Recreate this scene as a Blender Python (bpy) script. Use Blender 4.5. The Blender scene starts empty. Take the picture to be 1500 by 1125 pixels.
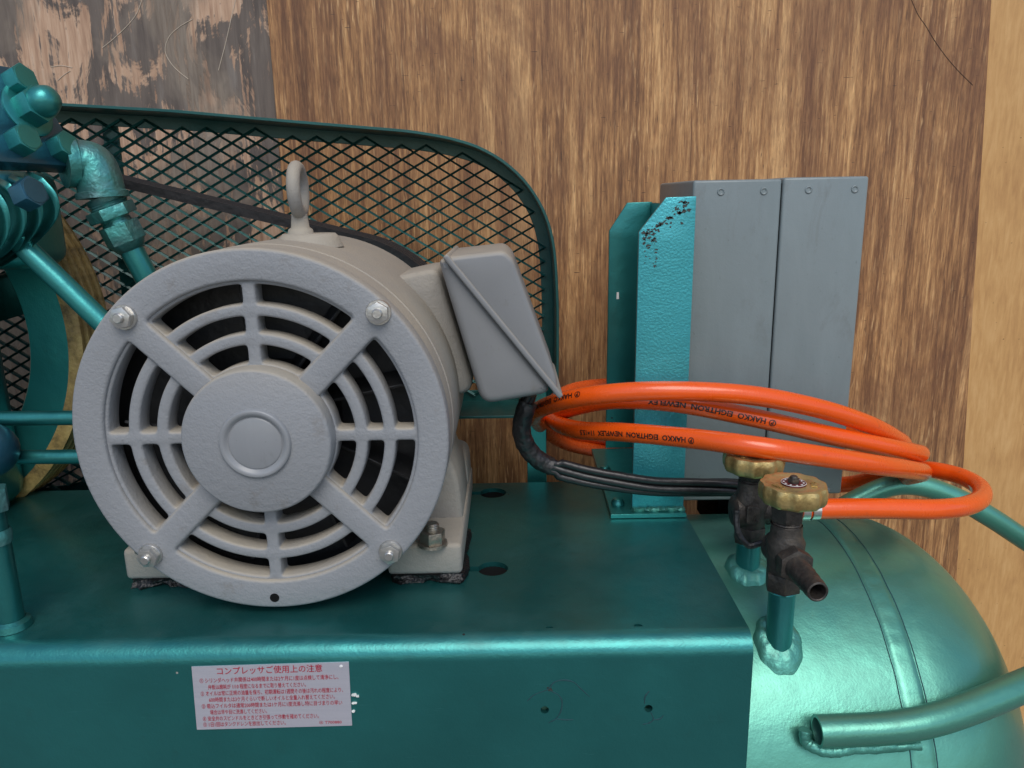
import bpy, bmesh, math, random
from mathutils import Vector, Matrix, noise, geometry
random.seed(7)
V = Vector
R = math.radians
PI = math.pi

# ------------------------------------------------------------------ camera, sky, sun, exposure
scene = bpy.context.scene
C = scene.collection
CAM_H = 0.80                       # lens height above the ground
F_PX = 1127.0
PITCH, ROLL = 13.6, -1.0
CAM_ROT = Matrix.Rotation(R(90 - PITCH), 3, 'X') @ Matrix.Rotation(R(ROLL), 3, 'Z')
cd = bpy.data.cameras.new('camera'); cam = bpy.data.objects.new('camera', cd); C.objects.link(cam)
cd.sensor_width = 36; cd.lens = 36 * F_PX / 1500; cd.clip_start = 0.02; cd.clip_end = 200
cam.matrix_world = Matrix.Translation((0, 0, CAM_H)) @ CAM_ROT.to_4x4()
scene.camera = cam

SUN_EL, SUN_AZ = 50, 172            # azimuth measured clockwise from +Y (the wall side): the light comes from behind the camera
world = bpy.data.worlds.new('World'); scene.world = world; world.use_nodes = True
wn = world.node_tree.nodes; wl = world.node_tree.links
sky = wn.new('ShaderNodeTexSky'); sky.sky_type = 'NISHITA'; sky.sun_disc = False
sky.sun_elevation = R(SUN_EL); sky.sun_rotation = R(SUN_AZ)
sky.air_density = 1.0; sky.dust_density = 1.5; sky.ozone_density = 1.0
bg = wn['Background']; bg.inputs['Strength'].default_value = 0.12
wl.new(sky.outputs['Color'], bg.inputs['Color'])
sl = bpy.data.lights.new('sun', 'SUN'); sl.energy = 1.35; sl.angle = R(38); sl.color = (1.0, 0.965, 0.91)
sun = bpy.data.objects.new('sun', sl); C.objects.link(sun)
sd = V((math.sin(R(SUN_AZ)) * math.cos(R(SUN_EL)), math.cos(R(SUN_AZ)) * math.cos(R(SUN_EL)), math.sin(R(SUN_EL))))
sun.rotation_euler = sd.to_track_quat('Z', 'Y').to_euler()
sun.location = (0, -2, 3)
vs = scene.view_settings
vs.view_transform = 'Standard'; vs.look = 'None'; vs.gamma = 1; vs.exposure = 0.25; vs.use_curve_mapping = False

# ------------------------------------------------------------------ measuring helpers (all numbers below are metres from the lens)
def ray(u, v): return CAM_ROT @ V(((u - 750) / F_PX, (562.5 - v) / F_PX, -1))
def W(u, v, y): r = ray(u, v); return r * (y / r.y)
def WZ(u, v, z): r = ray(u, v); return r * (z / r.z)

# ------------------------------------------------------------------ object helpers
WL = {}
TOPS = []
def _place(o, c, parent):
    C.objects.link(o)
    base = WL[parent.name] if parent else V((0, 0, 0))
    if parent: o.parent = parent
    else: TOPS.append(o)
    o.location = V(c) - base
    WL[o.name] = V(c)
    return o
def thing(name, loc, label=None, cat=None, parent=None, group=None, kind=None):
    o = bpy.data.objects.new(name, None); o.empty_display_size = 0.05
    _place(o, loc, parent); props(o, label, cat, group, kind); return o
def props(o, label=None, cat=None, group=None, kind=None):
    if label: o['label'] = label
    if cat: o['category'] = cat
    if group: o['group'] = group
    if kind: o['kind'] = kind
    return o
def mesh_of(bm, smooth=40):
    bmesh.ops.recalc_face_normals(bm, faces=bm.faces)
    if smooth is not None:
        a = R(smooth)
        for f in bm.faces: f.smooth = True
        for e in bm.edges:
            e.smooth = not (len(e.link_faces) == 2 and e.calc_face_angle(0) > a) 
    me = bpy.data.meshes.new('m'); bm.to_mesh(me); bm.free(); return me
def obj(name, bm, mats, parent=None, label=None, smooth=40, kind=None, cat=None, group=None):
    me = mesh_of(bm, smooth) if isinstance(bm, bmesh.types.BMesh) else bm
    if not isinstance(mats, (list, tuple)): mats = [mats]
    for m in mats: me.materials.append(m)
    xs = [v.co for v in me.vertices]
    lo = V([min(p[i] for p in xs) for i in range(3)]); hi = V([max(p[i] for p in xs) for i in range(3)])
    c = (lo + hi) / 2
    me.transform(Matrix.Translation(-c)); me.name = name
    o = bpy.data.objects.new(name, me); _place(o, c, parent)
    return props(o, label, cat, group, kind)
def put(name, me, M, parent, label=None):
    """link shared mesh data with a matrix M (metres from the lens)"""
    o = bpy.data.objects.new(name, me); C.objects.link(o); o.parent = parent
    o.matrix_basis = Matrix.Translation(-WL[parent.name]) @ M
    WL[o.name] = M.translation.copy()
    if label: o['label'] = label
    return o
def frame(o, z, x=None):
    z = V(z).normalized(); x = V(x) if x else (V((1, 0, 0)) if abs(z.x) < .9 else V((0, 0, 1)))
    y = z.cross(x).normalized(); x = y.cross(z)
    M = Matrix((x, y, z)).transposed().to_4x4(); M.translation = o; return M

# ------------------------------------------------------------------ shape helpers
def box(bm, lo, hi, bev=0.0, seg=2, M=None, mat=0):
    b2 = bmesh.new(); bmesh.ops.create_cube(b2, size=1)
    lo, hi = V(lo), V(hi)
    for v in b2.verts: v.co = V([lo[i] + (v.co[i] + .5) * (hi[i] - lo[i]) for i in range(3)])
    if bev: bmesh.ops.bevel(b2, geom=b2.edges[:], offset=bev, segments=seg, profile=.5, affect='EDGES')
    return merge(bm, b2, M, mat)
def merge(bm, b2, M=None, mat=0):
    if M is not None: bmesh.ops.transform(b2, matrix=M, verts=b2.verts)
    for f in b2.faces: f.material_index = mat
    me = bpy.data.meshes.new('t'); b2.to_mesh(me); b2.free()
    bm.from_mesh(me); bpy.data.meshes.remove(me); return bm
def lathe(bm, prof, M=None, n=48, mod=None, mat=0):
    """prof: list of (r, z); closed at r=0 ends"""
    b2 = bmesh.new(); rings = []
    for r, z in prof:
        if r < 1e-6: rings.append([b2.verts.new((0, 0, z))])
        else:
            ring = []
            for k in range(n):
                t = 2 * PI * k / n; rr = r * (mod(t, r, z) if mod else 1)
                ring.append(b2.verts.new((rr * math.cos(t), rr * math.sin(t), z)))
            rings.append(ring)
    for a, b in zip(rings, rings[1:]):
        for k in range(n):
            k2 = (k + 1) % n
            if len(a) == 1 and len(b) == 1: continue
            if len(a) == 1: b2.faces.new((a[0], b[k], b[k2]))
            elif len(b) == 1: b2.faces.new((a[k], b[0], a[k2]))
            else: b2.faces.new((a[k], b[k], b[k2], a[k2]))
    return merge(bm, b2, M, mat)
def hexa(bm, r, z0, z1, M=None, ch=0.12, n=6, mat=0, bev=0.0):
    """hexagonal prism with chamfered top corners; r is the corner radius"""
    b2 = bmesh.new()
    vs_ = []
    for z in (z0, z1):
        vs_.append([b2.verts.new((r * math.cos(2 * PI * k / n), r * math.sin(2 * PI * k / n), z)) for k in range(n)])
    b2.faces.new(vs_[0]); b2.faces.new(vs_[1])
    for k in range(n): b2.faces.new((vs_[0][k], vs_[0][(k + 1) % n], vs_[1][(k + 1) % n], vs_[1][k]))
    bmesh.ops.recalc_face_normals(b2, faces=b2.faces)
    bmesh.ops.bevel(b2, geom=[e for e in b2.edges], offset=bev or r * .07, segments=2, profile=.6, affect='EDGES')
    return merge(bm, b2, M, mat)
def spline(pts, per=10, closed=False):
    out = []; n = len(pts)
    rng = range(n) if closed else range(n - 1)
    for i in rng:
        if closed: p0, p1, p2, p3 = pts[(i - 1) % n], pts[i], pts[(i + 1) % n], pts[(i + 2) % n]
        else:
            p1, p2 = pts[i], pts[i + 1]
            p0 = pts[i - 1] if i else p1 * 2 - p2
            p3 = pts[i + 2] if i + 2 < n else p2 * 2 - p1
        d1 = max((p1 - p0).length, 1e-6) ** .5; d2 = max((p2 - p1).length, 1e-6) ** .5; d3 = max((p3 - p2).length, 1e-6) ** .5
        m1 = (p1 - p0) / d1 - (p2 - p0) / (d1 + d2) + (p2 - p1) / d2
        m2 = (p2 - p1) / d2 - (p3 - p1) / (d2 + d3) + (p3 - p2) / d3
        m1 *= d2; m2 *= d2
        for k in range(per):
            t = k / per
            out.append(p1 * (2*t**3 - 3*t*t + 1) + m1 * (t**3 - 2*t*t + t) + p2 * (-2*t**3 + 3*t*t) + m2 * (t**3 - t*t))
    if not closed: out.append(pts[-1].copy())
    return out
def frames(path, up=V((0, 0, 1))):
    fr = []; n = len(path); x = None
    for i, p in enumerate(path):
        t = (path[min(i + 1, n - 1)] - path[max(i - 1, 0)]).normalized()
        if x is None:
            x = up.cross(t)
            if x.length < .1: x = V((1, 0, 0)).cross(t)
        x = (x - t * x.dot(t)).normalized(); fr.append((p, t, x, t.cross(x)))
    return fr
def tube(bm, path, r, n=14, hollow=0.0, mat=0, rmod=None, cap=True):
    fr = frames(path); rings = []
    b2 = bmesh.new()
    for i, (p, t, x, y) in enumerate(fr):
        rr = r(i / (len(fr) - 1)) if callable(r) else r
        rings.append([b2.verts.new(p + (x * math.cos(2*PI*k/n) + y * math.sin(2*PI*k/n)) * rr * (rmod(i, k) if rmod else 1)) for k in range(n)])
    for a, b in zip(rings, rings[1:]):
        for k in range(n): b2.faces.new((a[k], a[(k+1) % n], b[(k+1) % n], b[k]))
    if cap:
        for ring, (p, t, x, y), sg in ((rings[0], fr[0], 1), (rings[-1], fr[-1], -1)):
            if hollow:
                rr = r(0 if sg == 1 else 1) if callable(r) else r
                q = [b2.verts.new(p + (x * math.cos(2*PI*k/n) + y * math.sin(2*PI*k/n)) * hollow) for k in range(n)]
                q2 = [b2.verts.new(v.co + t * sg * rr * 3) for v in q]
                for k in range(n):
                    b2.faces.new((ring[k], ring[(k+1) % n], q[(k+1) % n], q[k])); b2.faces.new((q[k], q[(k+1) % n], q2[(k+1) % n], q2[k]))
                b2.faces.new(q2)
            else: b2.faces.new(ring)
    merge(bm, b2, None, mat); return fr
def curve_mesh(polys, ext, bev, res=2):
    """filled outline (first) with holes (rest) -> solid of total thickness ext with rounded edges"""
    loops = []
    for i, p in enumerate(polys):
        q_ = []
        for c in p:
            c = V((c[0], c[1]))
            if not q_ or (c - q_[-1]).length > 1e-6: q_.append(c)
        if (q_[0] - q_[-1]).length < 1e-6: q_.pop()
        ar = sum(a.x * b.y - b.x * a.y for a, b in zip(q_, q_[1:] + q_[:1]))
        if (ar > 0) != (i == 0): q_.reverse()
        n = len(q_); nr = []
        for k in range(n):
            e1 = (q_[k] - q_[k - 1]).normalized(); e2 = (q_[(k + 1) % n] - q_[k]).normalized()
            n1 = V((-e1.y, e1.x)); n2 = V((-e2.y, e2.x)); m = n1 + n2
            m = m.normalized() if m.length > 1e-3 else n1
            nr.append(m / max(m.dot(n1), .5))
        loops.append((q_, nr))
    h = ext / 2; st = []
    for k in range(res + 1):
        a = PI / 2 * k / max(res, 1) if res else 0
        st.append((bev * (1 - math.sin(a)) if res else 0.0, h - bev * (1 - math.cos(a)) if res else h))
    prof_ = st + [(o, -z) for o, z in reversed(st)]
    b_ = bmesh.new(); cap_top, cap_bot = [], []
    for q_, nr in loops:
        rings = [[b_.verts.new((c.x + m.x * o, c.y + m.y * o, z)) for c, m in zip(q_, nr)] for o, z in prof_]
        for r0, r1 in zip(rings, rings[1:]):
            for k in range(len(q_)): b_.faces.new((r0[k], r1[k], r1[(k + 1) % len(q_)], r0[(k + 1) % len(q_)]))
        cap_top.append(rings[0]); cap_bot.append(rings[-1])
    co, ed, ix = [], [], []
    for ring, rb in zip(cap_top, cap_bot):
        base_ = len(co)
        for k, v in enumerate(ring): co.append(V((v.co.x, v.co.y))); ix.append((v, rb[k])); ed.append((base_ + k, base_ + (k + 1) % len(ring)))
    vc, _, fc, vo_, _, _ = geometry.delaunay_2d_cdt(co, ed, [], 0, 1e-7)
    P2 = [[(v.co.x, v.co.y) for v in r] for r in cap_top]
    def ins(x, y):
        c = False
        for pl in P2:
            for i in range(len(pl)):
                (x1, y1), (x2, y2) = pl[i], pl[i - 1]
                if (y1 > y) != (y2 > y) and x < (x2 - x1) * (y - y1) / (y2 - y1) + x1: c = not c
        return c
    for f in fc:
        cx = sum(vc[i].x for i in f) / 3; cy = sum(vc[i].y for i in f) / 3
        if not ins(cx, cy): continue
        try:
            o_ = [vo_[i][0] for i in f]
            b_.faces.new([ix[i][0] for i in o_]); b_.faces.new([ix[i][1] for i in reversed(o_)])
        except (ValueError, IndexError): pass
    return b_
def plate_y(bm, polys, y0, y1, bev, res=2, mat=0):
    """outline in (x, z), solid from y0 to y1"""
    b = curve_mesh(polys, y1 - y0, bev, res)
    M = Matrix(((1, 0, 0, 0), (0, 0, -1, (y0 + y1) / 2), (0, 1, 0, 0), (0, 0, 0, 1)))
    return merge(bm, b, M, mat)
def plate_z(bm, polys, z0, z1, bev, res=2, mat=0):
    b = curve_mesh(polys, z1 - z0, bev, res)
    return merge(bm, b, Matrix.Translation((0, 0, (z0 + z1) / 2)), mat)
def soft(poly, step, it):
    """resample a closed outline and relax it so that its corners turn round"""
    P = [V((p[0], p[1])) for p in poly]; out = []
    for a, b in zip(P, P[1:] + P[:1]):
        n = max(1, int(round((b - a).length / step)))
        out += [a.lerp(b, k / n) for k in range(n)]
    for _ in range(it):
        n = len(out); out = [out[i] * .5 + (out[i - 1] + out[(i + 1) % n]) * .25 for i in range(n)]
    return [(p.x, p.y) for p in out]
def circle(cx, cy, r, n=24, ry=None): return [(cx + r * math.cos(2*PI*k/n), cy + (ry or r) * math.sin(2*PI*k/n)) for k in range(n)]
def rough(bm, amp, scale, seed=0):
    for v in bm.verts: v.co += noise.noise_vector(v.co * scale + V((seed, seed * 2, 0))) * amp
def text_mesh(body, size, align='LEFT', bold=0.0):
    cu = bpy.data.curves.new('t', 'FONT'); cu.body = body; cu.size = size; cu.align_x = align; cu.resolution_u = 2; cu.offset = bold
    o = bpy.data.objects.new('t', cu); C.objects.link(o)
    dg = bpy.context.evaluated_depsgraph_get()
    me = bpy.data.meshes.new_from_object(o.evaluated_get(dg))
    bpy.data.objects.remove(o); bpy.data.curves.remove(cu)
    b = bmesh.new(); b.from_mesh(me); bpy.data.meshes.remove(me); return b

# ------------------------------------------------------------------ materials
def mat(name, base, rough_=.5, metal=0.0, bump=None, coat=0.0, spec=.5):
    m = bpy.data.materials.new(name); m.use_nodes = True
    nt = m.node_tree; p = nt.nodes['Principled BSDF']
    p.inputs['Base Color'].default_value = (*base, 1); p.inputs['Roughness'].default_value = rough_
    p.inputs['Metallic'].default_value = metal; p.inputs['Coat Weight'].default_value = coat
    p.inputs['Specular IOR Level'].default_value = spec
    tc = nt.nodes.new('ShaderNodeTexCoord')
    m['_tc'] = 1
    if bump:
        prev = None
        for sc, st in bump:
            n = nt.nodes.new('ShaderNodeTexNoise'); n.inputs['Scale'].default_value = sc; n.inputs['Detail'].default_value = 2
            b = nt.nodes.new('ShaderNodeBump'); b.inputs['Strength'].default_value = st; b.inputs['Distance'].default_value = .6 / sc
            nt.links.new(tc.outputs['Object'], n.inputs['Vector']); nt.links.new(n.outputs['Fac'], b.inputs['Height'])
            if prev: nt.links.new(prev.outputs['Normal'], b.inputs['Normal'])
            prev = b
        nt.links.new(prev.outputs['Normal'], p.inputs['Normal'])
    return m
class NT:
    def __init__(s, m): s.m = m; s.nt = m.node_tree; s.p = s.nt.nodes['Principled BSDF']; s.tc = [n for n in s.nt.nodes if n.type == 'TEX_COORD'][0]
    def n(s, t, **k):
        a = s.nt.nodes.new(t)
        for q, v in k.items():
            if q in a.inputs.keys(): a.inputs[q].default_value = v
            else: setattr(a, q, v)
        return a
    def l(s, a, b): s.nt.links.new(a, b)
    def noise(s, scale, detail=3, stretch=None, rough=.5, dist=0.0, coord='Object', off=(0, 0, 0)):
        a = s.n('ShaderNodeTexNoise', Scale=scale, Detail=detail, Roughness=rough, Distortion=dist)
        mp = s.n('ShaderNodeMapping'); s.l(s.tc.outputs[coord], mp.inputs['Vector']); s.l(mp.outputs[0], a.inputs['Vector'])
        mp.inputs['Location'].default_value = off
        if stretch: mp.inputs['Scale'].default_value = stretch
        return a.outputs['Fac']
    def ramp(s, fac, stops, interp='LINEAR'):
        r = s.n('ShaderNodeValToRGB'); r.color_ramp.interpolation = interp; e = r.color_ramp.elements
        while len(e) < len(stops): e.new(.5)
        for el, (pos, c) in zip(e, stops): el.position = pos; el.color = (*c, 1) if len(c) == 3 else c
        s.l(fac, r.inputs['Fac']); return r.outputs['Color']
    def mix(s, fac, a, b, mode='MIX'):
        x = s.n('ShaderNodeMix', data_type='RGBA', blend_type=mode)
        for sock, v in ((x.inputs[0], fac), (x.inputs[6], a), (x.inputs[7], b)):
            if hasattr(v, 'links'): s.l(v, sock)
            else: sock.default_value = v if isinstance(v, (int, float)) else (*v, 1)
        return x.outputs[2]
    def math(s, op, a, b=0.0, clamp=False):
        x = s.n('ShaderNodeMath', operation=op, use_clamp=clamp)
        for sock, v in ((x.inputs[0], a), (x.inputs[1], b)):
            if hasattr(v, 'links'): s.l(v, sock)
            else: sock.default_value = v
        return x.outputs[0]
    def base(s, c): s.l(c, s.p.inputs['Base Color'])
    def up(s, lo, hi):
        g = s.n('ShaderNodeNewGeometry'); sp = s.n('ShaderNodeSeparateXYZ'); s.l(g.outputs['Normal'], sp.inputs[0])
        mr = s.n('ShaderNodeMapRange'); mr.inputs[1].default_value = lo; mr.inputs[2].default_value = hi; s.l(sp.outputs[2], mr.inputs[0]); return mr.outputs[0]

def teal(name, base, rough_=.34, metal=.55, peel=.14, chips=True, scale=650):
    m = mat(name, base, rough_, metal, bump=[(scale, peel), (60, .05)], coat=.3)
    t = NT(m); t.p.inputs['Coat Roughness'].default_value = .22
    d = tuple(c * .62 for c in base); l = tuple(min(1, c * 1.2) for c in base)
    col = t.mix(t.noise(9, 4), d, l)
    col = t.mix(t.ramp(t.noise(38, 4, rough=.7), [(.6, (0, 0, 0)), (.8, (.4, .4, .4))]), col, tuple(c * .55 + .02 for c in base))
    if chips:
        vo = t.n('ShaderNodeTexVoronoi', Scale=38.0); t.l(t.tc.outputs['Object'], vo.inputs['Vector'])
        sp = t.n('ShaderNodeSeparateColor'); t.l(vo.outputs['Color'], sp.inputs[0])
        hit = t.math('MULTIPLY', t.math('LESS_THAN', vo.outputs['Distance'], .035), t.math('GREATER_THAN', sp.outputs[0], .80))
        col = t.mix(hit, col, (.62, .62, .55))
        vo = t.n('ShaderNodeTexVoronoi', Scale=55.0); t.l(t.tc.outputs['Object'], vo.inputs['Vector'])
        sp = t.n('ShaderNodeSeparateColor'); t.l(vo.outputs['Color'], sp.inputs[0])
        hit = t.math('MULTIPLY', t.math('LESS_THAN', vo.outputs['Distance'], .05), t.math('GREATER_THAN', sp.outputs[1], .85))
        col = t.mix(hit, col, (.03, .03, .03))
    du = t.math('MULTIPLY', t.up(.5, .95), t.ramp(t.noise(16, 6, rough=.72, dist=.4), [(.42, (0, 0, 0)), (.80, (.28, .28, .28))]))
    col = t.mix(du, col, (.13, .135, .115))
    sc = t.ramp(t.noise(1.0, 3, (30, 900, 900), .5, 1.5), [(.70, (0, 0, 0)), (.76, (.35, .35, .35))])
    col = t.mix(sc, col, tuple(c * 1.5 + .06 for c in base))
    t.base(col)
    t.l(t.math('ADD', du, t.math('ADD', t.math('MULTIPLY', t.noise(22, 4, rough=.65), .30), rough_ - .15)), t.p.inputs['Roughness'])
    return m
M = {}
M['teal'] = teal('teal_metallic_paint', (.042, .31, .30), metal=.72)
M['teal_deck'] = teal('teal_metallic_deck', (.030, .225, .218), .36, .80)
M['teal_tank'] = teal('teal_metallic_tank', (.11, .385, .295), .36, .70, peel=.12, scale=620)
M['teal_guard'] = teal('dark_teal_paint', (.008, .095, .088), .42, .3, chips=False)
M['teal_bracket_lit'] = teal('teal_hammered_lit', (.06, .42, .47), .36, .5, peel=.4, scale=480, chips=False)  # lit copy of the teal: the front flange's brightness is put into its colour
M['blue_plate'] = teal('blue_teal_plate', (.03, .13, .20), .34, .6, chips=False)

def gray_paint(name, base, cast, dust=True, rough_=.5, lo=.15, hi=.8):
    m = mat(name, base, rough_, 0, bump=[(720, cast), (240, cast * .45)] + ([] if dust else [(14, .02)]))
    t = NT(m)
    col = t.mix(t.noise(14, 4), tuple(c * .92 for c in base), tuple(c * 1.06 for c in base))
    sp = t.ramp(t.noise(240, 2, rough=.6), [(.70, (0, 0, 0)), (.76, (.5, .5, .5))])
    col = t.mix(sp, col, tuple(c * .6 for c in base))
    if dust:
        gr = t.ramp(t.noise(42, 5, rough=.7, off=(3, 1, 2)), [(.60, (0, 0, 0)), (.74, (.45, .45, .45))])
        col = t.mix(gr, col, (.15, .13, .105))
        f = t.math('MULTIPLY', t.up(lo, hi), t.ramp(t.noise(18, 5, rough=.65), [(.2, (.45, .45, .45)), (.6, (.9, .9, .9))]))
        col = t.mix(f, col, (.385, .34, .265))
        t.l(t.math('ADD', t.math('MULTIPLY', f, .3), rough_), t.p.inputs['Roughness'])
    else:
        dk = t.ramp(t.noise(26, 6, (1, 1, .5), .75, .5, off=(4, 2, 1)), [(.58, (0, 0, 0)), (.72, (.4, .4, .4))])
        col = t.mix(dk, col, (.10, .095, .085))
        sm = t.ramp(t.noise(7, 5, (3, 1, .7), .65, .6), [(.45, (0, 0, 0)), (.75, (.5, .5, .5))])
        col = t.mix(sm, col, tuple(c * 1.22 + .01 for c in base))
        t.l(t.math('ADD', t.math('MULTIPLY', t.noise(11, 5, (2, 1, .6), .65), .3), rough_ - .14), t.p.inputs['Roughness'])
    t.base(col); return m
M['motor'] = gray_paint('grey_cast_motor_paint', (.252, .264, .278), .38)
M['motor_body'] = gray_paint('grey_dusty_motor_paint', (.255, .25, .24), .36, lo=-.35, hi=.55)
M['terminal'] = gray_paint('grey_sheet_paint', (.205, .212, .218), .05, True, .38)
M['cap'] = gray_paint('grey_cap_paint', (.245, .258, .272), .03, False, .3)
M['boxgrey'] = gray_paint('slate_grey_box_paint', (.175, .215, .222), .10, False, .36)
M['boxgrey2'] = gray_paint('slate_grey_cover_paint', (.19, .232, .24), .10, False, .34)

M['steel'] = mat('zinc_steel', (.56, .55, .52), .36, .9, bump=[(300, .12)])
M['steel_dirty'] = mat('dirty_steel', (.34, .31, .26), .42, .9, bump=[(260, .3)])
M['dark'] = mat('dark_inside', (.008, .008, .008), .8, spec=.1)
M['fan'] = mat('dark_fan_metal', (.05, .052, .055), .5, .5, bump=[(120, .2)])
M['rubber'] = mat('black_rubber', (.006, .006, .007), .45, bump=[(260, .9)])
M['hole'] = M['dark']
M['cable'] = mat('black_cable', (.012, .012, .013), .33, bump=[(120, .12)])
M['tape'] = mat('black_tape', (.018, .018, .019), .42, bump=[(90, .6)])
M['bronze'] = mat('dark_bronze', (.075, .064, .055), .5, .55, bump=[(220, .35)])
t = NT(M['bronze']); t.base(t.ramp(t.noise(70, 5, rough=.7), [(.3, (.035, .032, .030)), (.55, (.072, .064, .056)), (.8, (.15, .12, .09))]))
M['gold'] = mat('gold_wheel_paint', (.50, .35, .12), .36, .75, bump=[(330, .25)])
t = NT(M['gold']); t.base(t.ramp(t.noise(60, 5, rough=.65), [(.28, (.24, .155, .055)), (.48, (.52, .38, .15)), (.8, (.66, .51, .24))]))
M['red'] = mat('red_print', (.085, .008, .01), .4)
M['white'] = mat('white_print', (.75, .75, .72), .5)
M['ink'] = mat('black_ink', (.012, .010, .009), .4)
M['hose'] = mat('orange_hose', (.86, .125, .012), .26, 0, bump=[(140, .05)], coat=.25)
NT(M['hose']).p.inputs['Coat Roughness'].default_value = .08
t = NT(M['hose']); t.base(t.mix(t.ramp(t.noise(75, 6, rough=.75), [(.60, (0, 0, 0)), (.72, (.45, .45, .45))]), t.mix(t.noise(30, 3), (.78, .085, .004), (.86, .115, .008)), (.30, .06, .02)))
t.l(t.math('ADD', t.math('MULTIPLY', t.noise(40, 5, rough=.7), .3), .12), t.p.inputs['Roughness'])
t.p.inputs['Subsurface Weight'].default_value = .0
M['clamp'] = mat('hose_clamp_steel', (.7, .7, .68), .28, 1.0)
M['belt'] = mat('black_belt', (.02, .019, .02), .6, bump=[(150, .3)])
M['ochre'] = mat('ochre_belt_edge', (.22, .15, .05), .55, bump=[(160, .4)])
t = NT(M['ochre']); t.base(t.ramp(t.noise(50, 5, (1, 1, 1), .7), [(.3, (.10, .07, .03)), (.5, (.34, .23, .08)), (.75, (.55, .40, .15))]))
M['galv'] = mat('galvanised_teal_overspray', (.16, .30, .30), .42, .75, bump=[(120, .3), (400, .2)])
t = NT(M['galv']); t.base(t.mix(t.ramp(t.noise(26, 4), [(.42, (0, 0, 0)), (.6, (1, 1, 1))]), (.13, .26, .26), (.08, .33, .31)))
M['sticker'] = mat('silver_foil', (.50, .50, .56), .42, .55, bump=[(300, .05)])
t = NT(M['sticker']); t.base(t.mix(t.noise(4, 4, (2, 2, 90), .6), (.50, .51, .58), (.66, .65, .71)))
M['redink'] = mat('red_ink', (.40, .010, .035), .45)
M['crack'] = mat('paint_crack', (.01, .06, .068), .6)
M['bare'] = mat('bare_chipped_metal', (.035, .04, .036), .6, .3, bump=[(200, .5)])
M['weld'] = teal('teal_weld_paint', (.09, .36, .29), .40, .6, peel=.3, chips=False, scale=200)

# wood panels
def wood_mid():
    m = mat('weathered_brown_veneer', (.3, .2, .1), .62)
    t = NT(m)
    a = t.noise(1.0, 5, (48, 1, 1.1), .6, .8)
    b = t.noise(1.0, 4, (260, 1, 16), .7, .3, off=(3, 0, 1))
    c = t.noise(1.0, 4, (11, 1, .9), .6, 1.2, off=(7, 0, 2))
    g = t.math('ADD', t.math('MULTIPLY', a, .38), t.math('ADD', t.math('MULTIPLY', b, .42), t.math('MULTIPLY', c, .30)))
    col = t.ramp(g, [(.41, (.095, .040, .017)), (.50, (.21, .095, .037)), (.57, (.39, .195, .074)), (.68, (.70, .41, .175))])
    fl = t.ramp(t.noise(1.0, 3, (340, 1, 26), .6, .3, off=(1, 0, 5)), [(.56, (0, 0, 0)), (.68, (.7, .7, .7))])
    fl = t.math('MULTIPLY', fl, t.ramp(t.noise(1.0, 3, (14, 1, 3), .5, .3, off=(1, 0, 9)), [(.38, (.1, .1, .1)), (.62, (1, 1, 1))]))
    col = t.mix(fl, col, (.80, .50, .235))
    po = t.ramp(t.noise(1.0, 2, (520, 1, 55), .5, off=(2, 0, 8)), [(.64, (0, 0, 0)), (.72, (.7, .7, .7))])
    col = t.mix(po, col, (.06, .03, .018))
    st = t.ramp(t.noise(4.5, 6, (1.7, 1, .9), .68, .9, off=(0, 0, 3)), [(.44, (0, 0, 0)), (.64, (.62, .62, .62))])
    col = t.mix(st, col, (.16, .066, .031))
    fg = t.ramp(t.noise(1.0, 3, (700, 1, 60), .7, .2, off=(9, 0, 4)), [(.3, (.72, .72, .72)), (.64, (1.16, 1.16, 1.16))])
    col = t.mix(1.0, col, fg, 'MULTIPLY')
    nk = t.ramp(t.noise(1.0, 2, (60, 1, 480), .5, off=(5, 0, 5)), [(.715, (0, 0, 0)), (.73, (.85, .85, .85))])
    col = t.mix(nk, col, (.05, .025, .016))
    t.base(col)
    bp = t.n('ShaderNodeBump', Strength=.35, Distance=.0015); t.l(g, bp.inputs['Height']); t.l(bp.outputs[0], t.p.inputs['Normal'])
    return m
def wood_left():
    m = mat('peeling_grey_veneer', (.3, .2, .1), .65)
    t = NT(m)
    fib = t.noise(1.0, 5, (190, 1, 13), .62, .3)
    peach = t.ramp(fib, [(.3, (.30, .17, .105)), (.5, (.50, .32, .21)), (.7, (.64, .46, .33))])
    grey = t.ramp(t.noise(1.0, 4, (80, 1, 8), .6, .5, off=(4, 0, 2)), [(.3, (.07, .053, .045)), (.6, (.145, .115, .095)), (.8, (.22, .19, .165))])
    pt = t.math('ADD', t.math('MULTIPLY', t.noise(10.0, 7, (1.5, 1, .9), .66, .9, off=(2.3, 0, .6)), .8), t.math('MULTIPLY', fib, .32))
    f = t.ramp(pt, [(.535, (0, 0, 0)), (.57, (1, 1, 1))])
    col = t.mix(f, peach, grey)
    f2 = t.ramp(t.noise(8.0, 5, (1, 1, .8), .6, .5, off=(8, 0, 2)), [(.48, (0, 0, 0)), (.58, (.8, .8, .8))])
    col = t.mix(f2, col, t.ramp(fib, [(.3, (.15, .11, .08)), (.7, (.30, .245, .19))]))
    t.base(col)
    h = t.math('ADD', t.math('MULTIPLY', f, .6), fib)
    bp = t.n('ShaderNodeBump', Strength=.45, Distance=.0015); t.l(h, bp.inputs['Height']); t.l(bp.outputs[0], t.p.inputs['Normal'])
    return m
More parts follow.
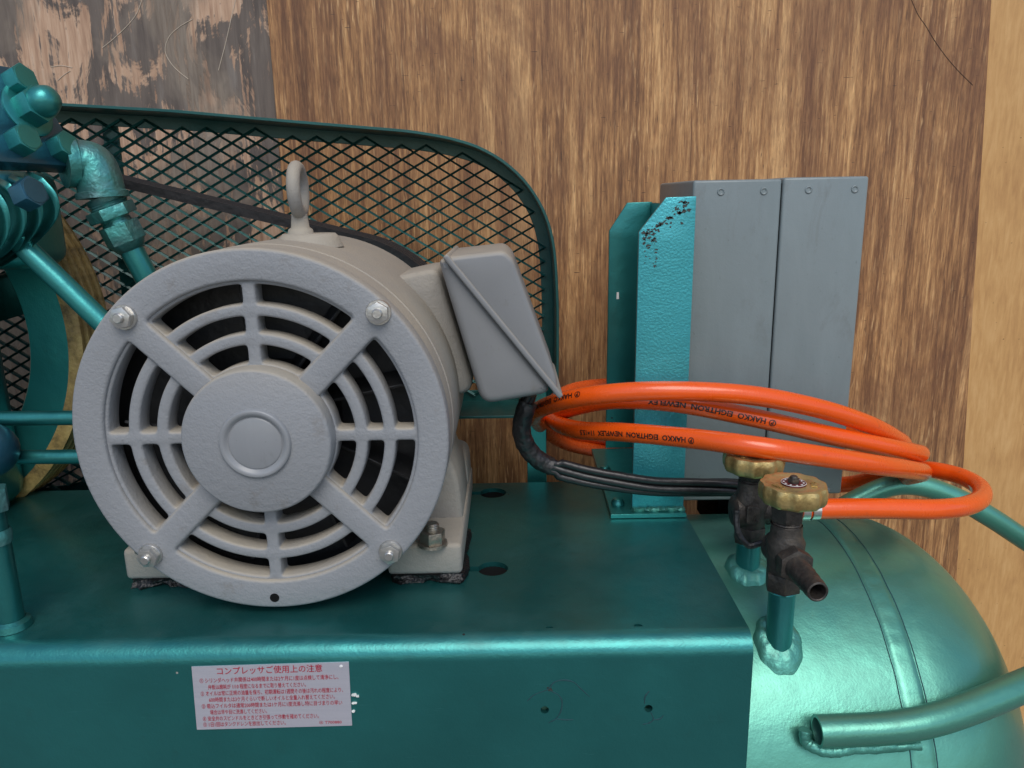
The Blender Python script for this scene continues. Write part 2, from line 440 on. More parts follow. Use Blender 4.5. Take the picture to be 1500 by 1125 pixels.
def wood_right():
    m = mat('pale_ochre_plywood', (.45, .3, .14), .6)
    t = NT(m)
    a = t.noise(1.0, 5, (170, 1, 24), .65, .3)
    b = t.noise(12, 5, (1, 1, .7), .6)
    g = t.math('ADD', t.math('MULTIPLY', a, .5), t.math('MULTIPLY', b, .5))
    col = t.ramp(g, [(.3, (.40, .20, .070)), (.5, (.56, .315, .115)), (.7, (.68, .42, .18))])
    sp = t.ramp(t.noise(150, 2, (1, 1, 1.6), .5, off=(3, 0, 3)), [(.72, (0, 0, 0)), (.76, (.8, .8, .8))])
    col = t.mix(sp, col, (.12, .06, .02))
    t.base(col)
    bp = t.n('ShaderNodeBump', Strength=.2, Distance=.001); t.l(g, bp.inputs['Height']); t.l(bp.outputs[0], t.p.inputs['Normal'])
    return m
M['wood_mid'] = wood_mid(); M['wood_left'] = wood_left(); M['wood_right'] = wood_right()
M['concrete'] = mat('concrete', (.2, .195, .19), .85, bump=[(60, .3)])
t = NT(M['concrete']); t.base(t.mix(t.noise(6, 5), (.16, .157, .152), (.24, .235, .225)))
M['scratch'] = mat('pale_scratch', (.55, .46, .36), .7)
M['crackwood'] = mat('wood_crack', (.05, .025, .015), .8)

# ------------------------------------------------------------------ the setting
GZ = -CAM_H
bm = bmesh.new(); box(bm, (-12, -14, GZ - .2), (12, 1.2, GZ)); obj('ground', bm, M['concrete'], kind='structure', smooth=None)

WY = 0.955                                                   # front of the plywood wall
wall = thing('plywood_wall', (0, WY, GZ), 'old plywood wall of three upright panels, stained and peeling, behind the compressor', 'wall')
xl0, xl1 = W(397, 0, WY).x, W(409, 300, WY).x
xr0, xr1 = W(1452, 0, WY).x, W(1400, 860, WY).x
zt, zb = W(750, 0, WY).z, W(750, 860, WY).z
def xz_at(x0, z0, x1, z1, z): return x0 + (x1 - x0) * (z - z0) / (z1 - z0)
TOPZ = 1.75
def slab(name, xs_bot, xs_top, y, th, m, label):
    b = bmesh.new()
    p = [(xs_bot[0], GZ), (xs_bot[1], GZ), (xs_top[1], TOPZ), (xs_top[0], TOPZ)]
    plate_y(b, [p], y, y + th, .0006, 1)
    return obj(name, b, m, wall, label)
lx = [xz_at(xl0, W(397, 0, WY).z, xl1, W(409, 300, WY).z, z) * 0 + (xl0 + xl1) / 2 for z in (GZ, TOPZ)]
rx = [xz_at(xr0, zt, xr1, zb, z) for z in (GZ, TOPZ)]
slab('wood_panel', (-3.2, lx[0] + .05), (-3.2, lx[1] + .05), WY + .006, .012, M['wood_left'], 'greyed panel with peeling veneer in patches')
slab('wood_panel', (lx[0], rx[0]), (lx[1], rx[1]), WY, .0055, M['wood_mid'], 'brown panel with long streaky grain')
slab('wood_panel', (rx[0] - .05, 3.2), (rx[1] - .05, 3.2), WY + .006, .012, M['wood_right'], 'pale ochre panel with small specks')
def ribbon(name, pix, y, w, m, parent, per=8, n=5):
    b = bmesh.new(); tube(b, spline([W(u, v, y) for u, v in pix], per), w, n); return obj(name, b, m, parent)
for pix in ([(208, 0), (200, 20), (188, 36), (165, 58), (150, 70)], [(282, 28), (262, 40), (247, 55), (242, 75), (250, 92), (262, 105), (276, 116)],
            [(345, 0), (338, 30), (330, 65), (320, 103)], [(75, 98), (90, 96), (106, 99)], [(84, 118), (96, 108), (103, 104)]):
    ribbon('scratch', pix, WY + .0057, .0004, M['scratch'], wall)
ribbon('crack', [(1335, 0), (1345, 22), (1356, 38), (1368, 58), (1385, 82), (1402, 102), (1425, 125)], WY + .0001, .0005, M['crackwood'], wall)

# ------------------------------------------------------------------ the air compressor
AC = thing('air_compressor', (-.15, .60, GZ), 'teal metallic air compressor with grey electric motor, belt guard and control box', 'air compressor')
DECK = -0.272
TY, TZ, TR = .60, -.451, .175

# --- tank
XS = .273                                                     # weld seam
prof = []
DA, X0 = .118, .292
for k in range(0, 19):
    a = PI / 2 * (1 - k / 18); prof.append((TR * math.cos(a), X0 + DA * math.sin(a)))
for k in range(6): prof.append((TR, X0 - .002 - k * (X0 - .268) / 6))
for k in range(60): prof.append((TR, .2615 - k * (1.16) / 60))
for k in range(0, 13):
    a = PI / 2 * k / 12; prof.append((TR * math.cos(a), -.905 - .12 * math.sin(a)))
MX = Matrix(((0, 0, 1, 0), (1, 0, 0, TY), (0, 1, 0, TZ), (0, 0, 0, 1)))
bm = bmesh.new(); lathe(bm, prof, MX, 128)
bmesh.ops.remove_doubles(bm, verts=bm.verts, dist=1e-5)
tank = obj('tank', bm, M['teal_tank'], AC, 'teal pressure tank with a domed end', smooth=30)
bm = bmesh.new(); N = 260
path = [V((XS + .0012 * noise.noise(V((k * .3, 0, 0))), TY + (TR + .0002) * math.cos(2*PI*k/N), TZ + (TR + .0002) * math.sin(2*PI*k/N))) for k in range(N + 1)]
b2 = bmesh.new(); rows = []
for k in range(N):
    a = 2 * PI * k / N; rows.append([])
    for j in range(9):
        s = -1 + j / 4; wv = .0085 + .0012 * noise.noise(V((k * .12, 5, s)))
        rr = TR + .0014 * (1 - s ** 4) ** .5 - .0003 + .00022 * math.sin(k * 1.9 + 1.8 * s * s) * (1 - s * s)
        x = XS + s * wv
        rows[-1].append(b2.verts.new((x, TY + rr * math.cos(a), TZ + rr * math.sin(a))))
for k in range(N):
    for j in range(8): b2.faces.new((rows[k][j], rows[k][j+1], rows[(k+1) % N][j+1], rows[(k+1) % N][j]))
merge(bm, b2)
obj('weld_seam', bm, M['teal_tank'], tank, 'rippled weld bead around the tank', smooth=60)
for dx in (-.0088, .0088):
    bm = bmesh.new(); tube(bm, [V((XS + dx + .0005 * noise.noise(V((k * .25, dx * 900, 0))), TY + TR * math.cos(2*PI*k/N), TZ + TR * math.sin(2*PI*k/N))) for k in range(N + 1)], .00042, 6)
    obj('seam_edge', bm, M['crack'], tank)
for sx in (-.75, .12):
    for sy in (-.12, .12):
        bm = bmesh.new()
        box(bm, (sx - .02, TY + sy - .003, GZ + .004), (sx + .02, TY + sy + .003, TZ - math.sqrt(TR**2 - sy**2) + .01)); box(bm, (sx - .03, TY + sy - .03, GZ), (sx + .03, TY + sy + .03, GZ + .005))
        obj('foot', bm, M['teal'], tank)
def tank_z(y): return TZ + math.sqrt(max(TR * TR - (y - TY) ** 2, 0))

# --- deck (saddle plate over the tank)
XR = .1500; YF, YB, BR = .4465, .712, .0135
def slot(cx, cy, x0, r, w):
    """key slot: round hole joined to a narrow slot that runs to the left"""
    a0 = math.asin(w / r); pts = [(cx + r * 1.0 * math.cos(a), cy + r * math.sin(a)) for a in [PI - a0 - (2 * (PI - a0)) * k / 20 for k in range(21)]]
    return pts[::1] + [(x0, cy - w), (x0, cy + w)]
h1, h2 = WZ(722, 833, DECK), WZ(722, 722, DECK)
holes = [slot(h1.x, h1.y, h1.x - .05, .0115, .0038), slot(h2.x, h2.y, h2.x - .05, .0125, .0038)]
for u, v in ((805, 921), (935, 917)):
    p = WZ(u, v, DECK); holes.append(circle(p.x, p.y, .0028, 16))
bm = bmesh.new()
plate_z(bm, [[(-1.0, YF), (XR, YF), (XR, YB), (-1.0, YB)]] + holes, DECK - .004, DECK, .0004, 0)
fh = []
YFF = YF - BR
for u, v in ((798, 1040), (950, 1038)):
    p = W(u, v, YFF); fh.append(circle(p.x, p.z, .0027, 18))
plate_y(bm, [[(-1.0, DECK - .20), (XR, DECK - .20), (XR, DECK - BR), (-1.0, DECK - BR)]] + fh, YFF, YFF + .004, .0004, 0)
b2 = bmesh.new(); rows = []
e_ = .00003                                                  # the bend laps a hair over both plates
def bend_row(y, z, yi, zi): rows.append([[b2.verts.new((x, y, z)), b2.verts.new((x, yi, zi))] for x in (-1.0, XR)])
bend_row(YF + .002, DECK + e_, YF + .002, DECK - .004)
for k in range(33):
    a = PI / 2 * k / 32; ro, ri = BR + e_, BR - .004
    bend_row(YF - ro * math.sin(a), DECK - BR + ro * math.cos(a), YF - ri * math.sin(a), DECK - BR + ri * math.cos(a))
bend_row(YFF - e_, DECK - BR - .002, YFF + .004, DECK - BR - .002)
for a, b in zip(rows, rows[1:]):
    b2.faces.new((a[0][0], a[1][0], b[1][0], b[0][0])); b2.faces.new((a[0][1], a[1][1], b[1][1], b[0][1])); b2.faces.new((a[1][0], a[1][1], b[1][1], b[1][0]))
merge(bm, b2)
deck = obj('deck', bm, M['teal_deck'], AC, 'teal bent steel deck plate with holes and slots', smooth=35)
# back lip carrying the deck on the tank
bm = bmesh.new(); box(bm, (-1.0, YB - .004, DECK - .08), (XR, YB, DECK - .0042)); obj('deck_lip', bm, M['teal_deck'], deck, smooth=None)
for hx, hy in ((h1.x, h1.y), (h2.x, h2.y)):
    bm = bmesh.new(); box(bm, (hx - .06, hy - .016, DECK - .0050), (hx + .016, hy + .016, DECK - .0041)); obj('slot_shade_sheet', bm, M['dark'], deck, smooth=None)  # added black sheet, painting in the shade seen through the slots
# cracks in the paint of the front face
def crack(pix):
    b = bmesh.new(); tube(b, spline([W(u, v, YFF - .00003) for u, v in pix], 5), lambda f: .00028 + .0003 * math.sin(PI * f) + .00012 * math.sin(f * 23), 5); obj('paint_crack', b, M['crack'], deck)
crack([(772, 1027), (782, 1018), (803, 1009), (812, 999), (826, 996), (840, 999), (850, 1008), (864, 1021)])
crack([(805, 1011), (818, 1018), (823, 1026), (822, 1040), (815, 1052), (803, 1059)]); crack([(815, 1053), (828, 1054), (840, 1054)])
crack([(944, 1031), (945, 1020), (951, 1012)]); crack([(953, 1043), (957, 1054), (950, 1059), (941, 1061)]); crack([(957, 1054), (966, 1053), (972, 1048)])
bm = bmesh.new(); p = W(805, 1010, YFF); plate_y(bm, [soft([(p.x - .002, p.z + .002), (p.x + .001, p.z + .0015), (p.x + .0024, p.z - .0018), (p.x - .001, p.z - .001)], .0006, 2)], YFF - .0002, YFF + .0002, .00005, 1)
obj('paint_chip', bm, M['bare'], deck)

# --- warning sticker on the deck's front
q = [W(281, 976, YFF), W(511, 969, YFF), W(516, 1062, YFF), W(289, 1068, YFF)]
bm = bmesh.new(); b2 = bmesh.new()
f4 = [b2.verts.new(p + V((0, -.0006, 0))) for p in q]; b2.faces.new(f4)
ex = bmesh.ops.extrude_face_region(b2, geom=b2.faces[:]); bmesh.ops.translate(b2, verts=[e for e in ex['geom'] if isinstance(e, bmesh.types.BMVert)], vec=(0, .0007, 0))
merge(bm, b2)
stk = obj('warning_sticker', bm, M['sticker'], AC, 'silver foil sticker with red Japanese instructions', smooth=None)
def on_sticker(a, b, lift=.00085):
    top = q[0].lerp(q[1], a); bot = q[3].lerp(q[2], a); p = top.lerp(bot, b); return p + V((0, -lift, 0))
def sticker_line(body, a0, a1, b_base, h):
    """text from a0 to a1 (fractions of the width), baseline at b_base, cap height h (fraction of the height)"""
    b = text_mesh(body, 1.0, bold=.004)
    if not b.verts: return None
    x0 = min(v.co.x for v in b.verts); x1 = max(v.co.x for v in b.verts)
    for v in b.verts:
        a = a0 + (a1 - a0) * (v.co.x - x0) / (x1 - x0); v.co = on_sticker(a, b_base - v.co.y * h / .75)
    return b
LINES = [('コンプレッサご使用上の注意', .16, .83, .125, .095),
         ('① シリンダヘッド弁関係は400時間または2ケ月に1度は点検して清浄にし、', .045, .93, .25, .062),
         ('弁板は磨耗が 1/10 程度になるまでに取り替えてください。', .095, .72, .355, .062),
         ('② オイルは常に正規の油量を保ち、初期運転は1週間その後は汚れの程度により、', .045, .955, .455, .062),
         ('600時間または3ケ月ぐらいで新しいオイルと全量入れ替えてください。', .095, .90, .555, .062),
         ('③ 吸込フイルタは通常200時間または1ケ月に1度洗滌し特に目づまりの早い', .045, .945, .655, .062),
         ('場合は早や目に洗滌してください。', .095, .46, .755, .062),
         ('④ 安全弁のスピンドルをときどき引張って作動を確めてください。', .045, .79, .855, .062),
         ('⑤ 1日1回はタンクドレンを放出してください。', .045, .575, .95, .062),
         ('Ⓐ T700880', .79, .935, .955, .045)]
for L in LINES:
    b = sticker_line(*L)
    if b: obj('lettering', b, M['redink'], stk, smooth=None)
for u, v, s in ((500, 975, .0016), (519, 1017, .0022), (524, 1019, .0014), (518, 1029, .0016), (521, 1029, .0011), (518, 1041, .0015)):
    p = W(u, v, YFF); bm = bmesh.new(); plate_y(bm, [soft(circle(p.x, p.z, s * .8, 9, s * .5), .0004, 1)], YFF - .0011, YFF - .00001, .00005, 1); rough(bm, .0003, 900, u)
    obj('white_paint_fleck', bm, M['white'], deck)

# --- electric motor
MC = V((W(382, 642, .47).x, .47, W(382, 642, .47).z))
RF = .1200
mo = thing('electric_motor', (MC.x, .57, DECK), parent=AC, label='grey electric motor with round slotted end cover')
def mpoly(pl): return [(MC.x + x, MC.z + z) for x, z in pl]
def sector(r0, r1, side, quad, wd, ws, shrink=0.0):
    """one vent slot: quad 0..3 (right, top, left, bottom), side +-1 of the middle spoke"""
    r0 += shrink; r1 -= shrink; wd += 2 * shrink; ws += 2 * shrink
    def lim(r): return math.asin(min(.99, ws / 2 / r)), PI / 4 - math.asin(min(.99, wd / 2 / r))
    pts = []
    a0, a1 = lim(r1); n = 14
    for k in range(n + 1): a = a0 + (a1 - a0) * k / n; pts.append((r1, a))
    b0, b1 = lim(r0)
    if b1 < b0: b1 = b0 + .01
    for k in range(n + 1): a = b1 + (b0 - b1) * k / n; pts.append((r0, a))
    base = quad * PI / 2
    return [(r * math.cos(base + side * a), r * math.sin(base + side * a)) for r, a in pts]
# frame of the cover: outer ring, four diagonal ribs, hub seat
def quad_hole(quad, r0, r1, wd):
    pts = []; n = 30
    for r, sg in ((r1, 1), (r0, -1)):
        l = PI / 4 - math.asin(wd / 2 / r)
        for k in range(n + 1):
            a = (-l + 2 * l * k / n) * sg; pts.append((r * math.cos(a + quad * PI / 2), r * math.sin(a + quad * PI / 2)))
    return pts
bm = bmesh.new()
outer = circle(0, 0, RF, 128)
plate_y(bm, [mpoly(outer)] + [mpoly(soft(quad_hole(k, .044, .1000, .0172), .0012, 5)) for k in range(4)], .470, .4860, .0022, 3)
cover = obj('end_cover', bm, M['motor'], mo, smooth=50)
bm = bmesh.new()
holes = []
for quad in range(4):
    for side in (-1, 1):
        for r0, r1 in ((.0856, .0980), (.0676, .0782), (.0484, .0600)):
            holes.append(mpoly(soft(sector(r0, r1, side, quad, .0182, .0082), .0008, 8)))
plate_y(bm, [mpoly(circle(0, 0, .1015, 96))] + holes, .4730, .4885, .0016, 2)
obj('vent_grille', bm, M['motor'], cover, smooth=50)
MY = Matrix(((1, 0, 0, 0), (0, 0, -1, 0), (0, 1, 0, 0), (0, 0, 0, 1)))       # local z -> -y, local y -> +z
def at_y(y): return Matrix.Translation((MC.x, y, MC.z)) @ MY
bm = bmesh.new()
lathe(bm, [(0, .0105), (.0452, .0105), (.0464, .0098), (.0470, .0086), (.0474, -.004), (.0474, -.014)], at_y(.470), 96)
obj('hub', bm, M['motor'], cover, smooth=50)
bm = bmesh.new()
lathe(bm, [(0, .0116), (.0160, .0116), (.0166, .0113), (.0170, .0108), (.0178, .0110), (.0186, .0126), (.0212, .0134), (.0222, .0126), (.0226, .0100)], at_y(.470), 72)
obj('hub_cap', bm, M['cap'], cover, smooth=60)
# rim skirt of the end cover and the body
bm = bmesh.new()
lathe(bm, [(.1165, -.012), (.1198, -.012), (RF, -.0145), (RF + .0002, -.034), (RF - .001, -.0352), (RF - .001, -.0365), (RF + .0004, -.0375), (RF + .0006, -.060), (RF + .0004, -.178), (RF - .004, -.190), (RF - .02, -.194), (.02, -.196), (0, -.196)], at_y(.470), 128)
obj('body', bm, M['motor_body'], mo, smooth=35)
bm = bmesh.new(); lathe(bm, [(0, -.05), (.116, -.05)], at_y(.470), 64); lathe(bm, [(.116, -.016), (.116, -.05)], at_y(.470), 64)
obj('inner_baffle', bm, M['fan'], mo)
bm = bmesh.new(); lathe(bm, [(0, -.030), (.036, -.030), (.042, -.044), (.042, -.0495), (0, -.0495)], at_y(.470), 40)
for k in range(9):
    Mb = at_y(.470) @ Matrix.Rotation(2 * PI * k / 9 + .2, 4, 'Z') @ Matrix.Rotation(.35, 4, 'X')
    box(bm, (.038, -.0012, -.046), (.098, .0012, -.026), .0004, 1, Mb)
obj('cooling_fan', bm, M['fan'], mo)
# dowel hole in the rim
bm = bmesh.new(); p = W(402, 876, .4695); lathe(bm, [(0, 0), (.0031, 0), (.0034, -.002)], Matrix.Translation((p.x, .4696, p.z)) @ MY, 20); obj('drain_hole', bm, M['dark'], cover)
# four nuts with stud ends
bm = bmesh.new(); lathe(bm, [(0, .0018), (.0088, .0018), (.0092, .0012), (.0092, -.001)], None, 28, mat=0); hexa(bm, .0082, .0016, .0068, bev=.0007)
lathe(bm, [(0, .0098), (.0030, .0098), (.0037, .0090), (.0035, .0084), (.0037, .0078), (.0037, .006)], None, 20)
nut = mesh_of(bm, 35); nut.materials.append(M['steel']); nut.name = 'nut'
for u, v, a, tl in ((178, 466, .2, (-.10, .04)), (553, 459, .5, (.03, .02)), (217, 816, .1, (-.08, -.10)), (571, 811, .35, (-.02, -.06))):
    p = W(u, v, .466); p.y = .470
    put('nut', nut, Matrix.Translation(p) @ MY @ Matrix.Rotation(tl[0], 4, 'Y') @ Matrix.Rotation(-tl[1], 4, 'X') @ Matrix.Rotation(a, 4, 'Z') @ Matrix.Scale(.86, 4), mo)
# feet
for sg, nm in ((1, 'r'), (-1, 'l')):
    bm = bmesh.new(); x = MC.x
    a, b = sorted((x + sg * .068, x + sg * .1225))
    box(bm, (a, .512, DECK + .006), (b, .682, DECK + .030), .0035, 3)
    gp = [(x + sg * .108, MC.z - .035), (x + sg * .1185, MC.z - .065), (x + sg * .1215, DECK + .024), (x + sg * .050, DECK + .024), (x + sg * .060, MC.z - .095), (x + sg * .095, MC.z - .06)]
    plate_y(bm, [soft(gp, .003, 6)], .560, .632, .004, 2)
    gp = [(x + sg * .080, MC.z - .060), (x + sg * .1205, DECK + .055), (x + sg * .1220, DECK + .024), (x + sg * .050, DECK + .024), (x + sg * .060, MC.z - .095)]
    plate_y(bm, [soft(gp, .003, 6)], .632, .678, .003, 2)
    obj('foot', bm, M['motor_body'], mo, smooth=45)
    bm = bmesh.new()
    bx = (a + .004, .512, DECK + .0002), (b + .001 if sg > 0 else b - .004, .60, DECK + .0064)
    b2 = bmesh.new(); bmesh.ops.create_cube(b2, size=1)
    bmesh.ops.subdivide_edges(b2, edges=b2.edges[:], cuts=9, use_grid_fill=True)
    lo, hi = V(bx[0]), V(bx[1])
    for v in b2.verts:
        v.co = V([lo[i] + (v.co[i] + .5) * (hi[i] - lo[i]) for i in range(3)])
        d = noise.noise_vector(v.co * 160) * .0055 + noise.noise_vector(v.co * 420) * .003; d.z *= .25; v.co += d; v.co.z = max(v.co.z, DECK + .0003)
    merge(bm, b2); obj('rubber_pad', bm, M['rubber'], mo)
p = WZ(634, 797, DECK + .030)
bm = bmesh.new(); lathe(bm, [(0, .002), (.0105, .002), (.0108, 0)], None, 24); hexa(bm, .0094, .0015, .0108); lathe(bm, [(0, .0165), (.004, .0165), (.005, .0155), (.0047, .0148), (.005, .014), (.0047, .0133), (.005, .0125), (.005, .0095)], None, 24)
fn = mesh_of(bm, 35); fn.materials.append(M['steel_dirty'])
put('foot_bolt', fn, Matrix.Translation(p) @ Matrix.Rotation(.35, 4, 'Z'), mo)
put('foot_bolt', fn, Matrix.Translation((2 * MC.x - p.x, p.y, p.z)), mo)
# eye bolt with its boss
ey = .565; ec = W(437, 296, ey)
ztop = MC.z + RF
bm = bmesh.new()
lathe(bm, [(.024, -.006), (.021, .001), (.0185, .0035), (0, .0035)], Matrix.Translation((ec.x + .006, ey, ztop + .0005)), 40)
lathe(bm, [(.0095, .003), (.0085, .007), (.0065, .0085), (.0055, .018)], Matrix.Translation((ec.x, ey, ztop)), 24)
b2 = bmesh.new(); rc = ztop + .0345; rows = []
for k in range(40):
    a = 2 * PI * k / 40; rows.append([])
    for j in range(12):
        bta = 2 * PI * j / 12; rr = .0155 + .0048 * math.cos(bta)
        rows[-1].append(b2.verts.new((.0048 * math.sin(bta), rr * math.cos(a), rr * math.sin(a))))
for k in range(40):
    for j in range(12): b2.faces.new((rows[k][j], rows[k][(j+1) % 12], rows[(k+1) % 40][(j+1) % 12], rows[(k+1) % 40][j]))
merge(bm, b2, Matrix.Translation((ec.x + .0005, ey, rc)) @ Matrix.Rotation(R(3), 4, 'Z'))
obj('eye_bolt', bm, M['motor_body'], mo, smooth=50)
# terminal box on its pad
TBY = .548
def PX(lst, y): return [(W(u, v, y).x, W(u, v, y).z) for u, v in lst]
bm = bmesh.new()
plate_y(bm, [soft(PX([(560, 410), (640, 392), (694, 566), (684, 578), (650, 580), (600, 470)], .575), .002, 10)], .575, .645, .004, 2)
obj('terminal_pad', bm, M['motor_body'], mo, smooth=45)
tb = thing('terminal_box', W(730, 480, TBY + .04), parent=mo) if False else None
bm = bmesh.new()
plate_y(bm, [soft(PX([(641, 380), (660, 380), (806, 566), (803, 578), (715, 593), (703, 585)], TBY), .0012, 14)], TBY, .640, .006, 4)
tb = obj('terminal_box', bm, M['terminal'], mo, 'smooth grey terminal box with a slanting lid', smooth=50)
bm = bmesh.new()
plate_y(bm, [soft(PX([(649, 377), (738, 367), (752, 380), (816, 556), (818, 583)], TBY - .004), .0012, 9)], TBY - .004, .644, .0035, 3)
a, b = W(648, 377, TBY - .006), W(819, 585, TBY - .006)
d = (b - a).normalized(); nrm = V((-d.z, 0, d.x)) * -1
lip = [(a.x, a.z), (b.x, b.z), (b.x - nrm.x * .0042, b.z - nrm.z * .0042), (a.x - nrm.x * .0042, a.z - nrm.z * .0042)]
plate_y(bm, [soft(lip, .001, 2)], TBY - .0065, .646, .0014, 3)
obj('lid', bm, M['terminal'], tb, smooth=50)

# --- flywheel, motor pulley, belts
FC = W(-170, 488, .72); RW = .200
fw = thing('flywheel', (FC.x, .72, FC.z), parent=AC, label='teal spoked flywheel with belt grooves')
def at_f(y): return Matrix.Translation((FC.x, y, FC.z)) @ MY
bm = bmesh.new()
lathe(bm, [(.150, .022), (.188, .022), (.189, .021), (.189, -.022), (.150, -.022), (.149, -.02), (.149, .021), (.150, .022)], at_f(.72), 120)
obj('rim', bm, M['teal'], fw, smooth=40)
for k in range(5):
    z = .72 - (.6990 + .012 * k); bm = bmesh.new()
    lathe(bm, [(.186, z + .0034), (.1955, z + .0032), (.1985, z + .0018), (.1985, z - .0018), (.1955, z - .0032), (.186, z - .0034)], at_f(.72), 140); obj('groove_land', bm, M['ochre'], fw, smooth=40)
bm = bmesh.new(); lathe(bm, [(0, .03), (.04, .03), (.042, .028), (.042, -.02), (0, -.02)], at_f(.72), 40); obj('hub', bm, M['teal'], fw)
for k in range(5):
    bm = bmesh.new(); Ms = at_f(.72) @ Matrix.Rotation(R(15 + 72 * k), 4, 'Z') @ Matrix.Rotation(R(35), 4, 'X')
    box(bm, (.035, -.022, -.005), (.152, .022, .005), .003, 2, Ms); obj('spoke', bm, M['teal_guard'], fw)
PR = .112
bm = bmesh.new(); lathe(bm, [(0, .018), (.02, .018), (.09, .012), (PR - .006, .022), (PR, .022), (PR, -.022), (0, -.022)], at_y(.72), 80)
obj('motor_pulley', bm, M['teal'], AC)
MP = V((MC.x, .72, MC.z))
def belt_path(r1, r2):
    d = MP - FC; L = math.hypot(d.x, d.z); base = math.atan2(d.z, d.x); g = math.acos((r1 - r2) / L); pts = []
    for k in range(61): a = base + g + (2 * PI - 2 * g) * k / 60; pts.append((FC.x + r1 * math.cos(a), FC.z + r1 * math.sin(a), a))
    for k in range(41): a = base - g + 2 * g * k / 40; pts.append((MP.x + r2 * math.cos(a), MP.z + r2 * math.sin(a), a))
    return pts
for y in (.7050, .7170, .7290, .7410):
    b2 = bmesh.new(); rows = []; outer_ = set()
    for x, z, a in belt_path(.190, PR + .002):
        n_ = V((math.cos(a), 0, math.sin(a))); p = V((x, y, z))
        rows.append([b2.verts.new(p + n_ * o + V((0, w, 0))) for o, w in ((.0048, -.0048), (.0048, .0048), (-.003, .0034), (-.003, -.0034))])
        outer_.update(rows[-1][:2])
    for i in range(len(rows)):
        A_, B_ = rows[i], rows[(i + 1) % len(rows)]
        for j in range(4): b2.faces.new((A_[j], A_[(j+1) % 4], B_[(j+1) % 4], B_[j]))
    for f in b2.faces:
        f.material_index = 0
    obj('drive_belt', b2, M['belt'], AC)

# --- belt guard: a tray of expanded metal that opens towards the front
GN, GB = .757, .822
near = [(-420, 128), (-100, 136), (75, 150), (250, 160), (430, 176), (600, 190), (655, 199), (700, 212), (738, 233), (770, 262), (792, 294), (806, 326), (814, 362), (817, 400), (819, 450), (819, 520), (818, 575), (814, 604), (800, 612)]
gp = [W(u, v, GN) for u, v in near] + [W(660, 614, GN), W(300, 700, GN), W(60, 760, GN), W(-420, 820, GN)]
gp2 = [(p.x, p.z) for p in gp]
gd = thing('belt_guard', (-.3, GB, DECK), parent=AC, label='dark teal belt guard of expanded metal mesh')
cx_ = sum(p[0] for p in gp2) / len(gp2)
def inset(poly, d):
    n = len(poly); out = []
    for i in range(n):
        a, b, c = V(poly[i - 1]), V(poly[i]), V(poly[(i + 1) % n])
        n1 = V(((b - a).y, -(b - a).x)).normalized(); n2 = V(((c - b).y, -(c - b).x)).normalized()
        m = (n1 + n2).normalized(); s = d / max(m.dot(n1), .4); out.append((b.x + m.x * s, b.y + m.y * s))
    return out
gs = soft(gp2, .008, 2)
area = sum(a[0] * b[1] - b[0] * a[1] for a, b in zip(gs, gs[1:] + gs[:1]))
sgn = 1 if area < 0 else -1
bm = bmesh.new(); plate_y(bm, [gs, inset(gs, .0028 * sgn)], GN, GB, .0004, 1); obj('rim', bm, M['teal_guard'], gd, smooth=40)
bm = bmesh.new(); plate_y(bm, [inset(gs, .001 * sgn), inset(gs, .0145 * sgn)], GB - .003, GB - .0002, .0004, 1); obj('flange', bm, M['teal_guard'], gd, smooth=40)
inn = inset(gs, .006 * sgn)
def inside(x, z):
    c = False; n = len(inn)
    for i in range(n):
        (x1, z1), (x2, z2) = inn[i], inn[i - 1]
        if (z1 > z) != (z2 > z) and x < (x2 - x1) * (z - z1) / (z2 - z1) + x1: c = not c
    return c
b2 = bmesh.new(); ca, cb = .0246, .0145
tilt = R(-1.5)
def LP(i, j):
    x = -.62 + i * ca / 2; z = .16 - j * cb / 2
    z0 = z + .25; return (x * math.cos(tilt) - z0 * math.sin(tilt), x * math.sin(tilt) + z0 * math.cos(tilt) - .25)
for i in range(0, 68):
    for j in range(0, 80):
        if (i + j) % 2: continue
        for dj in (-1, 1):
            a = LP(i, j); b = LP(i + 1, j + dj)
            if not (inside(*a) and inside(*b)): continue
            A_, B_ = V((a[0], GB - .0045 + .0006 * dj, a[1])), V((b[0], GB - .0045 - .0006 * dj, b[1]))
            dd = (B_ - A_).normalized(); nn = V((-dd.z, 0, dd.x)); A_ -= dd * .0006; B_ += dd * .0006
            hw, hd = .00095, .0015
            q1 = [b2.verts.new(P + nn * sx * hw + V((0, sy * hd + sx * dj * .0008, 0))) for P in (A_, B_) for sx, sy in ((-1, -1), (1, -1), (1, 1), (-1, 1))]
            for k in range(4): b2.faces.new((q1[k], q1[(k+1) % 4], q1[4 + (k+1) % 4], q1[4 + k]))
            b2.faces.new(q1[:4][::-1]); b2.faces.new(q1[4:])
obj('expanded_mesh', b2, M['teal_guard'], gd, smooth=None, kind='stuff')
bm = bmesh.new(); s = [W(147, 176, GB), W(170, 178, GB), W(207, 480, GB), W(183, 480, GB)]
plate_y(bm, [[(p.x, p.z) for p in s]], GB + .001, GB + .004, .0004, 1); obj('strap', bm, M['teal_guard'], gd)
bm = bmesh.new(); a = W(772, 660, .735); b = W(801, 712, .735); box(bm, (a.x, .735, -.34), (b.x, .739, a.z + .06), .0006, 1); obj('stay', bm, M['teal'], gd)

